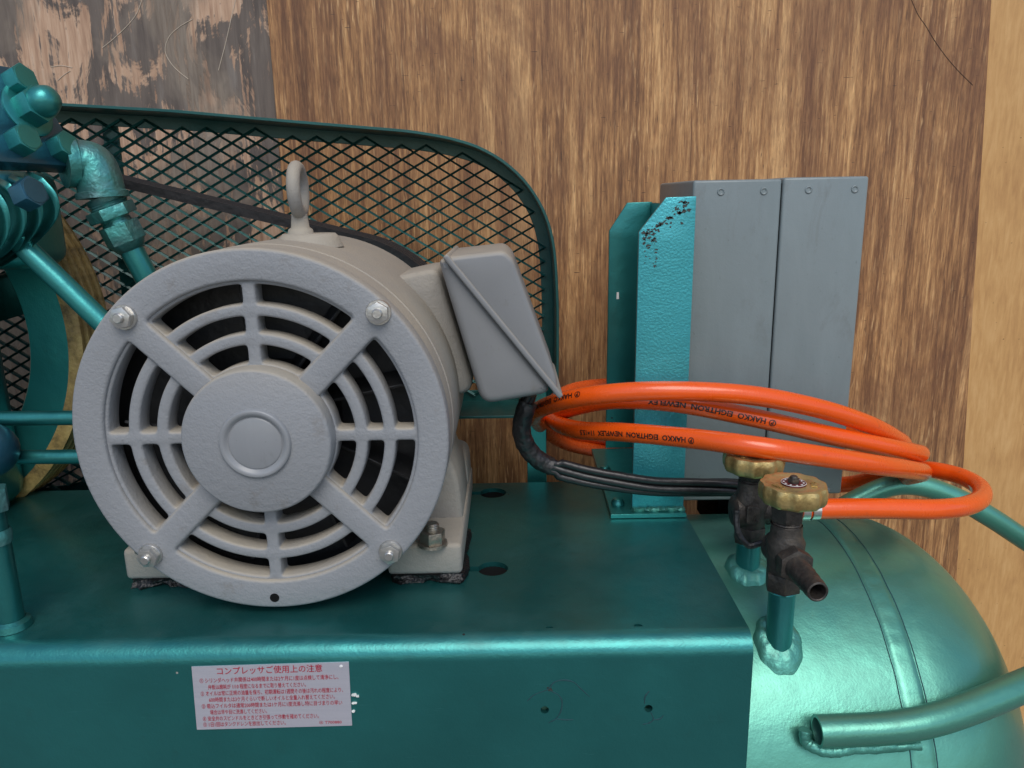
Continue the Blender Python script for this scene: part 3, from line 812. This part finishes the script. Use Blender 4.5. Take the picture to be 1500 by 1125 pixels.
# --- upright bracket (channel) with foot plate
br = thing('upright_bracket', (.125, .70, DECK), parent=AC, label='bright teal upright channel bracket with scuffed corner')
BY0, BY1 = .628, .800
fx0, fx1 = .1030, .1480
def flange(y, x0, x1, zt_, ch, chz):
    b = bmesh.new(); plate_y(b, [soft([(x0, DECK + .0045), (x1, DECK + .0045), (x1 + .001, zt_), (x0 + ch, zt_ - .0005), (x0 + .001, zt_ - chz)], .004, 0)], y, y + .004, .0008, 2); return b
p1 = W(936, 340, BY0); p2 = W(978, 288, BY0); p3 = W(1018, 288, BY0)
bm = flange(BY0, fx0, fx1, p2.z, p2.x - p1.x, p2.z - p1.z); obj('front_flange', bm, M['teal_bracket_lit'], br)
p1 = W(893, 338, BY1); p2 = W(921, 296, BY1)
bm = flange(BY1, fx0 - .002, fx1 - .004, p2.z, p2.x - p1.x, p2.z - p1.z); obj('rear_flange', bm, M['teal_deck'], br)
bm = bmesh.new(); box(bm, (fx1 - .004, BY0 + .0042, DECK + .0045), (fx1 - .0003, BY1 - .0002, p2.z - .001), .0005, 1); obj('web', bm, M['teal_deck'], br)
fp = WZ(897, 764, DECK + .002)
bm = bmesh.new(); plate_z(bm, [[(fp.x, BY0 - .008), (fx1 + .001, BY0 - .008), (fx1 + .001, .80), (fp.x + .002, .80)]], DECK + .0003, DECK + .0042, .0005, 1); obj('foot_plate', bm, M['teal'], br)
bm = bmesh.new(); tube(bm, spline([V((x, BY0 - .0005 + .0008 * math.sin(x * 900), DECK + .0052)) for x in [fx0 + .045 * k / 16 for k in range(17)]], 3), .0026, 8); rough(bm, .0009, 300); obj('weld_bead', bm, M['weld'], br)
p = WZ(905, 738, DECK + .0042); bm = bmesh.new(); lathe(bm, [(.006, 0), (.006, .002), (.004, .005), (0, .0058)], Matrix.Translation(p), 16); obj('screw', bm, M['teal'], br)
p = WZ(886, 690, DECK + .0042); bm = bmesh.new(); lathe(bm, [(.006, 0), (.006, .002), (.004, .005), (0, .0058)], Matrix.Translation(p), 16); obj('screw', bm, M['teal'], br)
# scuffs down to bare metal on the flange corner
rr = random.Random(3)
for k in range(120):
    tt = rr.random()
    if k < 95: u, v = 1010 - 68 * tt + rr.gauss(0, 4), 290 + 54 * tt + abs(rr.gauss(3, 8))
    else: u, v = 940 + rr.random() * 22, 335 + rr.random() * 55
    if u < 940 or u > 1014 or (v - 340) < -(u - 936) * 52 / 42 + 3: continue
    p = W(u, v, BY0); s = .0004 + rr.random() ** 2 * .0015; bm = bmesh.new()
    pl = [(p.x + math.cos(a) * s * rr.uniform(.4, 1.5), p.z + math.sin(a) * s * rr.uniform(.3, 1.1)) for a in [2 * PI * j / 9 for j in range(9)]]
    plate_y(bm, [pl], BY0 - .00025, BY0 + .0002, .00002, 0); obj('paint_chip', bm, M['bare'], br, smooth=None)
p = W(905, 433, BY1); bm = bmesh.new(); plate_y(bm, [[(p.x - .0014, p.z - .0035), (p.x + .0012, p.z - .0035), (p.x + .001, p.z + .0035), (p.x - .0012, p.z + .0035)]], BY1 - .0004, BY1, .00005, 0); obj('paint_chip', bm, M['white'], br, smooth=None)

# --- control box: base and cover
cb_ = thing('control_box', (.226, .73, DECK), parent=AC, label='slate grey sheet metal control box in two halves')
YB0 = .660
xa, xm, xb = .1535, W(1147, 262, YB0).x, W(1274, 262, YB0).x
zt_, zb_ = W(1147, 261, YB0).z, W(1060, 733, YB0).z
bm = bmesh.new(); box(bm, (xa, YB0, zb_), (xm - .0006, .805, zt_ - .0005), .0022, 3); base = obj('box_base', bm, M['boxgrey'], cb_)
bm = bmesh.new(); box(bm, (xm + .0008, YB0 + .0008, zb_ + .004), (xb, .800, zt_ + .0005), .0022, 3); cov = obj('box_cover', bm, M['boxgrey2'], cb_)
bm = bmesh.new(); box(bm, (xm - .012, YB0 + .004, zb_ + .008), (xm + .012, .798, zt_ - .004)); obj('seam_strip', bm, M['dark'], cb_)
for u, v, par in ((1056, 281, base), (1119, 280, base), (1185, 278, cov), (1253, 277, cov)):
    p = W(u, v, YB0); bm = bmesh.new()
    lathe(bm, [(.0034, -.0006), (.0032, .0004), (.0026, .0009), (.0020, .0006), (.0012, -.0002), (0, -.0004)], Matrix.Translation((p.x, YB0 + (.0008 if par is cov else 0), p.z)) @ MY, 20)
    obj('spot_weld', bm, par.data.materials[0], par, smooth=70)
p = W(1213, 719, YB0); bm = bmesh.new(); lathe(bm, [(.003, -.0005), (.003, .0006), (.002, .0014), (0, .0017)], Matrix.Translation((p.x, YB0 + .0008, p.z)) @ MY, 16); obj('rivet', bm, M['boxgrey'], cov)
bm = bmesh.new(); box(bm, (xm - .03, .70, zb_ - .06), (xm - .005, .78, zb_ - .0002), .002, 2); obj('box_bracket', bm, M['dark'], cb_)

# --- gate valves on their tank stubs
def stub(x, y, ztop_, seed):
    zb = tank_z(y)
    b = bmesh.new(); tube(b, [V((x, y, zb - .01)), V((x, y, zb + .03)), V((x, y, ztop_))], .0092, 24)
    for k in range(3): lathe(b, [(.0093, 0), (.0098, .0008), (.0093, .0016)], Matrix.Translation((x, y, ztop_ - .002 - k * .002)), 24)
    pp = obj('pipe_stub', b, M['teal'], AC, 'short teal pipe stub welded on the tank')
    b = bmesh.new(); n = 48; rows = []
    b2 = bmesh.new()
    for k in range(n):
        a = 2 * PI * k / n; rows.append([])
        wob = 1 + .16 * noise.noise(V((math.cos(a) * 1.6, math.sin(a) * 1.6, seed))) + .05 * math.sin(9 * a)
        for s in range(7):
            f = s / 6; rr_ = .0088 + (.0088 * wob) * f
            px, py = x + rr_ * math.cos(a), y + rr_ * math.sin(a)
            hgt = .0062 * (1 - f * f) ** .9 * wob + .0006 * noise.noise(V((px, py, 0)) * 500)
            if s == 6: hgt = -.001
            rows[-1].append(b2.verts.new((px, py, tank_z(py) + hgt)))
    for k in range(n):
        for s in range(6): b2.faces.new((rows[k][s], rows[k][s+1], rows[(k+1) % n][s+1], rows[(k+1) % n][s]))
    merge(b, b2); obj('weld_collar', b, M['weld'], pp, smooth=70)
def handwheel(x, y, z, par, seed, tilt_=0):
    rw = .0222
    def mod(tt, r, zz): return 1 + (.034 * math.cos(11 * tt + seed) * max(0, (r - .010) / .012))
    Mh = Matrix.Translation((x, y, z)) @ Matrix.Rotation(tilt_, 4, 'X')
    b = bmesh.new()
    lathe(b, [(0, -.001), (.0085, -.001), (.012, -.0005), (.0165, -.0035), (.0195, -.005), (.0206, -.0045), (.0217, -.0025), (.0222, .001), (.0220, .0055), (.0210, .0080), (.0190, .0086), (.0165, .0078), (.0120, .0074), (.0080, .0076), (0, .0076)], Mh, 96, mod)
    h = obj('handwheel', b, M['gold'], par, smooth=50)
    b = bmesh.new(); lathe(b, [(0, .0085), (.0082, .0085), (.0084, .0074)], Mh, 32); obj('nameplate', b, M['red'], par)
    b = bmesh.new(); lathe(b, [(.0080, .0086), (.0081, .0088), (.0083, .0086)], Mh, 32)
    for k in range(10): box(b, (-.0006, .0058, .0086), (.0006, .0070, .0088), 0, 1, Mh @ Matrix.Rotation(k * PI / 5, 4, 'Z'))
    obj('nameplate_print', b, M['white'], par, smooth=None)
    b = bmesh.new(); hexa(b, .0040, .008, .0115, Mh); lathe(b, [(0, .0132), (.0022, .0132), (.0026, .0125), (.0026, .011)], Mh, 16); obj('stem_nut', b, M['bronze'], par)
    b = bmesh.new()
    for body, ang in (('OFF', R(115)), ('ON', R(-105))):
        t2 = text_mesh(body, .0058, 'CENTER'); bmesh.ops.transform(t2, matrix=Mh @ Matrix.Rotation(ang, 4, 'Z') @ Matrix.Translation((0, .0110, .00785)), verts=t2.verts); 
        ex_ = bmesh.ops.extrude_face_region(t2, geom=t2.faces[:]); bmesh.ops.translate(t2, verts=[e for e in ex_['geom'] if isinstance(e, bmesh.types.BMVert)], vec=(0, 0, .0006)); merge(b, t2)
    obj('raised_lettering', b, M['gold'], par, smooth=None)
def valve_body(b, x, y, z0, z1, outdir, zo, barb):
    T = Matrix.Translation((x, y, 0))
    hexa(b, .0126, z0, z0 + .0135, T @ Matrix.Rotation(.3, 4, 'Z'))
    lathe(b, [(.0104, z0 + .012), (.0116, z0 + .018), (.0126, z0 + .027), (.0132, z0 + .036), (.0108, z0 + .041), (.0104, z0 + .049)], T, 32)
    k0 = z0 + .047
    for k in range(3): lathe(b, [(.0091, k0 + k * .002), (.0099, k0 + k * .002 + .001), (.0091, k0 + k * .002 + .002)], T, 28)
    hexa(b, .0114, z0 + .052, z0 + .066, T @ Matrix.Rotation(.1, 4, 'Z'))
    lathe(b, [(.0075, z0 + .064), (.0070, z1 - .002)], T, 24)
    Mo = frame(V((x, y, zo)), outdir, V((0, 0, 1)))
    lathe(b, [(.0100, 0), (.0100, .012), (.0106, .013)], Mo, 28)
    hexa(b, .0124, .0125, .0215, Mo)
    if barb:
        lathe(b, [(.0085, .021), (.0078, .024), (.0076, .029), (.0079, .034), (.0072, .036), (.0076, .041), (.0070, .043), (.0073, .048), (.0068, .0535), (.0058, .0540), (.0052, .0535), (.0050, .030), (0, .030)], Mo, 28)
    else: lathe(b, [(.0080, .020), (.0072, .024), (.0072, .05)], Mo, 24)
    lathe(b, [(.0112, 0), (.0126, -.006), (.0126, -.0125), (.0100, -.0145), (0, -.0145)], Mo, 28)
    return Mo
y1 = .492; s1 = W(1141, 930, y1); zh1 = W(1148, 722, y1).z
v1 = thing('front_valve', (s1.x, y1, tank_z(y1)), parent=AC, label='bronze valve with gold handwheel and open hose barb'); v1.name = 'globe_valve'
WL['globe_valve'] = WL.pop('front_valve', V((s1.x, y1, tank_z(y1))))
z1b = W(1141, 862, y1).z
stub(s1.x, y1, z1b + .004, 1.0)
bm = bmesh.new(); zo1 = W(1146, 822, y1 - .012).z
valve_body(bm, s1.x, y1, z1b, zh1, V((.04, -1, -.01)), zo1, True); obj('valve_body', bm, M['bronze'], v1, smooth=40)
handwheel(s1.x + .0025, y1, zh1 - .001, v1, .4)
y2 = .548; s2 = W(1096, 810, y2); zh2 = W(1095, 679, y2).z
v2 = thing('globe_valve', (s2.x, y2, tank_z(y2)), parent=AC, label='bronze valve with gold handwheel feeding the orange hose')
z2b = W(1096, 792, y2).z
stub(s2.x, y2, z2b + .004, 4.0)
bm = bmesh.new(); zo2 = W(1150, 747, y2).z
Mo = valve_body(bm, s2.x, y2, z2b, zh2, V((1, .03, 0)), zo2, False)
obj('valve_body', bm, M['bronze'], v2, smooth=40)
handwheel(s2.x, y2, zh2, v2, 1.5)
# cast tag with numerals on the rear valve
tp = W(1103, 756, y2 - .014); bm = bmesh.new()
plate_y(bm, [soft([(tp.x - .0048, tp.z - .0065), (tp.x + .0048, tp.z - .0062), (tp.x + .0050, tp.z + .0055), (tp.x + .0025, tp.z + .0080), (tp.x - .0040, tp.z + .0080), (tp.x - .0052, tp.z + .0060)], .0015, 1)], y2 - .0150, y2 - .008, .0008, 2)
for body, dx, dz in (('5', -.0022, .0016), ('6', .0016, -.0038)):
    t2 = text_mesh(body, .0062, 'CENTER'); bmesh.ops.transform(t2, matrix=Matrix.Translation((tp.x + dx, y2 - .0152, tp.z + dz)) @ Matrix.Rotation(PI / 2, 4, 'X'), verts=t2.verts)
    ex_ = bmesh.ops.extrude_face_region(t2, geom=t2.faces[:]); bmesh.ops.translate(t2, verts=[e for e in ex_['geom'] if isinstance(e, bmesh.types.BMVert)], vec=(0, -.0005, 0)); merge(bm, t2)
obj('cast_tag', bm, M['bronze'], v2)
bm = bmesh.new(); tube(bm, spline([V((tp.x - .012, y2 - .012, tp.z + .004)), V((tp.x - .011, y2 - .016, tp.z - .012)), V((tp.x - .003, y2 - .018, tp.z - .022)), V((tp.x + .006, y2 - .020, tp.z - .019)), V((tp.x + .018, y2 - .022, tp.z - .017))], 6), .0024, 8); obj('wire_hook', bm, M['tape'], v2)

# --- handle loop at the tank's end (front leg welded to the tank, rear leg behind it)
HR = .0106
fy = .4475; fz = tank_z(fy) + .006
f0 = W(1197, 1071, fy - .006)
hp = [f0, W(1250, 1069, fy - .006), W(1310, 1065, fy - .006), W(1360, 1056, fy - .004), W(1420, 1037, fy + .004), W(1500, 1004, fy + .02), W(1600, 960, fy + .05)]
e1 = hp[-1]; rear = [W(1600, 850, .74), W(1520, 803, .74), W(1450, 757, .74), W(1400, 729, .742), W(1350, 712, .745), W(1305, 712, .745), W(1250, 735, .745), W(1200, 766, .74), W(1160, 790, .73)]
mid = [V((e1.x + .055, .56, (e1.z + rear[0].z) / 2)), V((e1.x + .075, .64, (e1.z * .3 + rear[0].z * .7)))]
bm = bmesh.new(); tube(bm, spline(hp + mid + rear, 10), HR, 24, hollow=.0085)
hd = obj('handle_tube', bm, M['teal_tank'], AC, 'bent teal tube handle welded to the tank end', smooth=50)
bm = bmesh.new()
wp = [f0 + V((-.006, .004, -.002)), f0 + V((-.006, .002, -.010)), f0 + V((.004, -.001, -.014)), f0 + V((.02, -.001, -.0135)), f0 + V((.045, 0, -.013)), f0 + V((.07, .001, -.012))]
tube(bm, spline(wp, 10), .0040, 12, rmod=lambda i, k: 1 + .05 * math.sin(i * 1.7)); rough(bm, .0012, 110); obj('weld_bead', bm, M['weld'], hd)
for u, v, s in ((1447, 1034, .0028), (1495, 1031, .0024)):
    pass

# --- compressor pump at the left: head plate, fins, elbow and pipes
PN = V((.90, -.25, .33)).normalized()
pc = W(50, 200, .62)
def on_plane(u, v, off=0.0):
    r = ray(u, v); return r * ((pc + PN * off).dot(PN) / r.dot(PN))
pump = thing('compressor_pump', (W(-60, 300, .62).x, .62, DECK), parent=AC, label='teal compressor pump head with bolted plate')
def slab_poly(pix, off, th, bev=.0015):
    b = bmesh.new(); tp_ = [b.verts.new(on_plane(u, v, off)) for u, v in pix]; b.faces.new(tp_)
    ex_ = bmesh.ops.extrude_face_region(b, geom=b.faces[:]); bmesh.ops.translate(b, verts=[e for e in ex_['geom'] if isinstance(e, bmesh.types.BMVert)], vec=-PN * th)
    bmesh.ops.recalc_face_normals(b, faces=b.faces); bmesh.ops.bevel(b, geom=b.edges[:], offset=bev, segments=2, profile=.5, affect='EDGES'); return b
obj('head_plate', slab_poly([(-160, 60), (-20, 92), (18, 98), (52, 122), (80, 168), (122, 236), (112, 244), (-160, 226)], 0, .016), M['blue_plate'], pump)
def bolt(u, v, r, h, m, dome=False, name='bolt', off=0.0):
    b = bmesh.new(); p = on_plane(u, v, off); Mf = frame(p, PN, V((0, 0, 1)))
    if dome:
        lathe(b, [(r * 1.4, -.002), (r * 1.4, .0012), (r * 1.3, .002), (0, .003)], Mf, 32); hexa(b, r, .002, h, Mf)
        lathe(b, [(r * .80, h - .001), (r * .80, h + r * .35), (r * .62, h + r * .75), (r * .35, h + r * .95), (0, h + r * 1.02)], Mf, 28)
    else: hexa(b, r, -.001, h, Mf); lathe(b, [(r * .8, h - .0005), (r * .78, h + .0004), (0, h + .0006)], Mf, 24)
    return obj(name, b, m, pump, smooth=35)
bolt(40, 162, .0148, .015, M['teal'], True, 'acorn_nut')
bolt(22, 122, .0115, .012, M['teal']); bolt(26, 209, .0115, .012, M['teal']); bolt(86, 219, .0115, .012, M['teal'])
# flange and fins under the plate
bolt(34, 288, .0115, .012, M['blue_plate'], off=.012)
for k in range(5):
    dx = -k * 24; dy = k * 14
    o = bmesh.new()
    pts = [W(62 + dx, 258 + dy * .3, .585 - k * .004), W(84 + dx, 285 + dy * .4, .585 - k * .004), W(88 + dx, 312 + dy * .6, .588 - k * .004), W(70 + dx, 340 + dy * .7, .592 - k * .004), W(30 + dx, 372 + dy * .6, .598 - k * .004), W(-30 + dx, 408 + dy * .5, .604 - k * .004)]
    sp_ = spline(pts, 8)
    for i, (P, T_, X_, Y_) in enumerate(frames(sp_)):
        pass
    b2 = bmesh.new(); rows = []
    back = V((-.028, .030, .006))
    for P in sp_:
        e = V((.0, -.0032, .0))
        s_ = V((-.004, -.001, -.004))
        rows.append([b2.verts.new(P), b2.verts.new(P + s_), b2.verts.new(P + s_ + back), b2.verts.new(P + back)])
    for A_, B_ in zip(rows, rows[1:]):
        for j in range(4): b2.faces.new((A_[j], A_[(j+1) % 4], B_[(j+1) % 4], B_[j]))
    b2.faces.new(rows[0]); b2.faces.new(rows[-1])
    bmesh.ops.recalc_face_normals(b2, faces=b2.faces)
    bmesh.ops.bevel(b2, geom=[e for e in b2.edges if e.calc_face_angle(0) > .6], offset=.0014, segments=2, profile=.5, affect='EDGES')
    obj('cooling_fin', b2, M['teal'], pump, smooth=50)
bm = bmesh.new(); a = W(-160, 240, .66); b_ = W(48, 262, .635); bm2 = bmesh.new()
box(bm, (W(-260, 300, .64).x, .615, W(0, 395, .63).z), (W(46, 300, .63).x, .68, W(0, 250, .63).z), .014, 4); obj('cylinder_block', bm, M['teal'], pump)
bm = bmesh.new(); box(bm, (W(-420, 300, .62).x, .56, DECK + .0002), (W(-120, 300, .62).x, .70, W(0, 230, .63).z), .02, 3); obj('crankcase', bm, M['teal'], pump)
# elbow, union nuts and delivery pipe
EY = .655
ep = spline([W(92, 238, EY - .012), W(116, 238, EY - .004), W(134, 242, EY), W(143, 258, EY), W(148, 276, EY), W(151, 290, EY)], 8)
bm = bmesh.new(); tube(bm, ep, lambda s: .0180 + .0022 * (1 if (s < .16 or s > .86) else 0), 28); obj('pipe_elbow', bm, M['galv'], pump, smooth=50)
ax = (W(210, 400, EY + .01) - W(152, 292, EY)).normalized()
def along(u, v): return W(u, v, EY + .003)
bm = bmesh.new(); q0 = W(151, 288, EY); Mn = frame(q0, ax, V((0, 1, 0)))
lathe(bm, [(.0145, 0), (.0145, .004), (.0138, .005), (.0145, .006), (.0138, .007), (.0145, .008), (.0138, .010)], Mn, 24); hexa(bm, .0196, .009, .0185, Mn, bev=.001); lathe(bm, [(.0125, .018), (.0115, .020), (.0125, .024)], Mn, 24); hexa(bm, .0166, .0235, .040, Mn @ Matrix.Rotation(.3, 4, 'Z'), bev=.001); lathe(bm, [(.0150, .0395), (.0115, .046), (.0092, .047)], Mn, 24)
obj('union_nut', bm, M['galv'], pump, smooth=40)
bm = bmesh.new(); tube(bm, [q0 + ax * .036, q0 + ax * .10, q0 + ax * .17], .0098, 20); obj('delivery_pipe', bm, M['teal'], pump)
bm = bmesh.new(); tube(bm, [W(30, 355, .60), W(46, 372, .60), W(150, 472, .60), W(230, 548, .605)], .0086, 20); obj('delivery_pipe', bm, M['teal'], pump)
bm = bmesh.new(); tube(bm, [W(-160, 614, .57), W(105, 612, .57), W(240, 611, .57)], .0054 * 1.05, 18); obj('delivery_pipe', bm, M['teal_deck'], pump)
bm = bmesh.new(); tube(bm, [W(-160, 671, .57), W(105, 669, .57), W(260, 667, .57)], .0054 * 1.05, 18); obj('delivery_pipe', bm, M['teal_deck'], pump)
bm = bmesh.new(); lathe(bm, [(.0001, .0)] + [(.021 * math.sin(PI * k / 12), .021 * math.cos(PI * k / 12)) for k in range(1, 12)] + [(0, -.021)], Matrix.Translation(W(-18, 660, .55)), 28)
bmesh.ops.scale(bm, vec=(1, 1, 1.0), verts=bm.verts); obj('float_knob', bm, M['blue_plate'], pump)
# small pipe with nut that rises from the deck at the left
py_ = .462; px_ = W(-4, 800, py_).x
bm = bmesh.new(); tube(bm, [V((px_, py_, DECK + .0003)), V((px_, py_, W(0, 790, py_).z)), V((px_, py_, W(0, 735, py_).z))], .0082, 20); lathe(bm, [(.0125, 0), (.0115, .004), (.0085, .006)], Matrix.Translation((px_, py_, DECK + .0003)), 24)
dp = obj('drain_pipe', bm, M['teal_deck'], AC)
bm = bmesh.new(); hexa(bm, .0118, W(0, 748, py_).z, W(0, 716, py_).z, Matrix.Translation((px_, py_, 0))); lathe(bm, [(.0092, W(0, 795, py_).z), (.0098, W(0, 780, py_).z), (.0086, W(0, 775, py_).z)], Matrix.Translation((px_, py_, 0)), 20); obj('pipe_nut', bm, M['galv'], dp)

# ------------------------------------------------------------------ orange hose coiled round bracket and box
hs = [Mo @ V((0, 0, .026)), (1215, 745, .549), (1290, 745, .551), (1370, 746, .556), (1415, 741, .575), (1438, 728, .610), (1432, 711, .645), (1405, 697, .672), (1365, 688, .70), (1330, 690, .745), (1285, 698, .80), (1235, 708, .845), (1150, 700, .872), (1050, 690, .882), (950, 674, .882), (890, 663, .862), (832, 650, .815), (797, 628, .755), (785, 608, .70), (803, 594, .648), (855, 581, .612),
      (950, 573, .592), (1090, 578, .588), (1190, 596, .595), (1262, 618, .615), (1308, 640, .655), (1322, 652, .70), (1290, 664, .775), (1220, 672, .845), (1120, 668, .885), (1000, 655, .890), (890, 643, .868), (838, 634, .82), (812, 617, .76), (832, 600, .69), (900, 586, .632), (985, 590, .612), (1100, 611, .603), (1230, 641, .603), (1310, 657, .625), (1347, 664, .665), (1335, 660, .73), (1280, 640, .80), (1180, 606, .862), (1060, 578, .892), (960, 566, .884),
      (890, 564, .856), (835, 573, .812), (808, 594, .765), (815, 618, .705), (850, 630, .645), (910, 633, .605), (1010, 642, .566), (1090, 652, .540), (1160, 662, .536), (1270, 679, .562), (1332, 688, .610), (1352, 692, .665), (1335, 698, .725), (1290, 706, .80), (1230, 712, .852), (1150, 714, .872)]
HP = [p if isinstance(p, V) else W(*p) for p in hs]
hpath = spline(HP, 12)
HRAD = .00785
bm = bmesh.new(); tube(bm, hpath, HRAD, 22, hollow=.0055)
hose = obj('air_hose', bm, M['hose'], None, 'glossy orange rubber hose coiled around the bracket and control box', cat='hose', smooth=60)
cl = Mo @ V((0, 0, .030))
bm = bmesh.new(); Mc = frame(W(1185, 745, .548), V((1, 0, 0)), V((0, 0, 1)))
lathe(bm, [(HRAD + .0002, -.007), (HRAD + .0010, -.0068), (HRAD + .0010, -.0012), (HRAD + .0002, -.001)], Mc, 32); lathe(bm, [(HRAD + .0002, .0005), (HRAD + .0010, .0007), (HRAD + .0010, .0066), (HRAD + .0002, .0068)], Mc, 32); box(bm, (HRAD - .001, -.002, -.005), (HRAD + .003, .002, .005), .0006, 2, Mc @ Matrix.Rotation(R(200), 4, 'Z'))
obj('hose_clamp', bm, M['clamp'], hose, 'shiny steel hose clamp')
# printed text wrapped on the hose
cum = [0.0]
for a, b in zip(hpath, hpath[1:]): cum.append(cum[-1] + (b - a).length)
def s_at(u, v, y):
    p = W(u, v, y); i = min(range(len(hpath)), key=lambda k: (hpath[k] - p).length); return cum[i]
def hp_at(s):
    s = min(max(s, 0), cum[-1] - 1e-5); lo, hi = 0, len(cum) - 1
    while hi - lo > 1:
        m_ = (lo + hi) // 2
        if cum[m_] <= s: lo = m_
        else: hi = m_
    f = (s - cum[lo]) / (cum[hi] - cum[lo])
    i0 = max(lo - 2, 0); i1 = min(hi + 2, len(hpath) - 1)
    return hpath[lo].lerp(hpath[hi], f), (hpath[i1] - hpath[i0]).normalized()
def hose_text(body, s0, direction, size, twist, stretch=1.0):
    """upside-down print that starts at arc length s0 and runs along direction; twist turns it about the hose"""
    b = text_mesh(body, size, bold=size * .028)
    bmesh.ops.triangulate(b, faces=b.faces[:])
    for _ in range(2):
        el = [e for e in b.edges if e.calc_length() > .0012]
        if el: bmesh.ops.subdivide_edges(b, edges=el, cuts=1); bmesh.ops.triangulate(b, faces=b.faces[:])
    for v in b.verts:
        p, t_ = hp_at(s0 + direction * v.co.x * stretch)
        tocam = (-p - t_ * (-p).dot(t_)).normalized()
        upv = t_.cross(tocam)
        if upv.z < 0: upv = -upv
        a = twist - (v.co.y - size * .36) / HRAD
        v.co = p + (tocam * math.cos(a) + upv * math.sin(a)) * (HRAD + .00022)
    return obj('hose_print', b, M['ink'], hose, smooth=None)
EM = text_mesh('HAKKO', .005).free()
S1a = s_at(1020, 645, .583)
hose_text('Ⓟ HAKKO  EIGHTRON  NEWFLEX  11×15.5', S1a + .013, -1, .0057, -.22, 1.0)
S3a = s_at(1138, 618, .603)
hose_text('Ⓟ HAKKO  EIGHTRON  NEWFLEX', S3a, -1, .0060, -.12, 1.1)
S2a = s_at(849, 586, .612) + .006
hose_text('Ⓟ HAKKO  EIGHTRON  NEWFLEX', S2a, -1, .0056, .35, 1.05)

# ------------------------------------------------------------------ black power cable from the terminal box to the control box
cp = [(778, 578, .600), (768, 605, .600), (764, 632, .603), (774, 658, .606), (796, 678, .608), (840, 692, .608), (900, 704, .606), (960, 713, .605), (1020, 715, .606), (1075, 716, .610), (1110, 722, .625), (1120, 735, .65), (1085, 748, .68)]
cab = thing('power_cable', W(880, 700, .606), 'bundle of black cables sagging from motor to control box', 'cable')
core = spline([W(*p) for p in cp], 10)
fr = frames(core)
for k in range(4):
    pth = []
    for i, (p, t_, x_, y_) in enumerate(fr):
        a = k * PI / 2 + .5 + i * .018 + .5 * noise.noise(V((i * .03, k * 7, 0))); rr_ = .0062 if i > 45 else .0036
        if k == 3: rr_ *= .35
        pth.append(p + (x_ * math.cos(a) + y_ * math.sin(a)) * rr_)
    bm = bmesh.new(); tube(bm, pth, .0034, 12); obj('cable_strand', bm, M['cable'], cab, smooth=60)
bm = bmesh.new(); seg = core[4:44]; tube(bm, seg, .0076, 18, rmod=lambda i, k: 1 + .05 * noise.noise(V((i * .6, k * .5, 1))) + .04 * (1 if (i // 3) % 2 else 0)); obj('tape_wrap', bm, M['tape'], cab, smooth=60)

# ------------------------------------------------------------------ lift everything to ground level
for o in TOPS: o.location.z += CAM_H
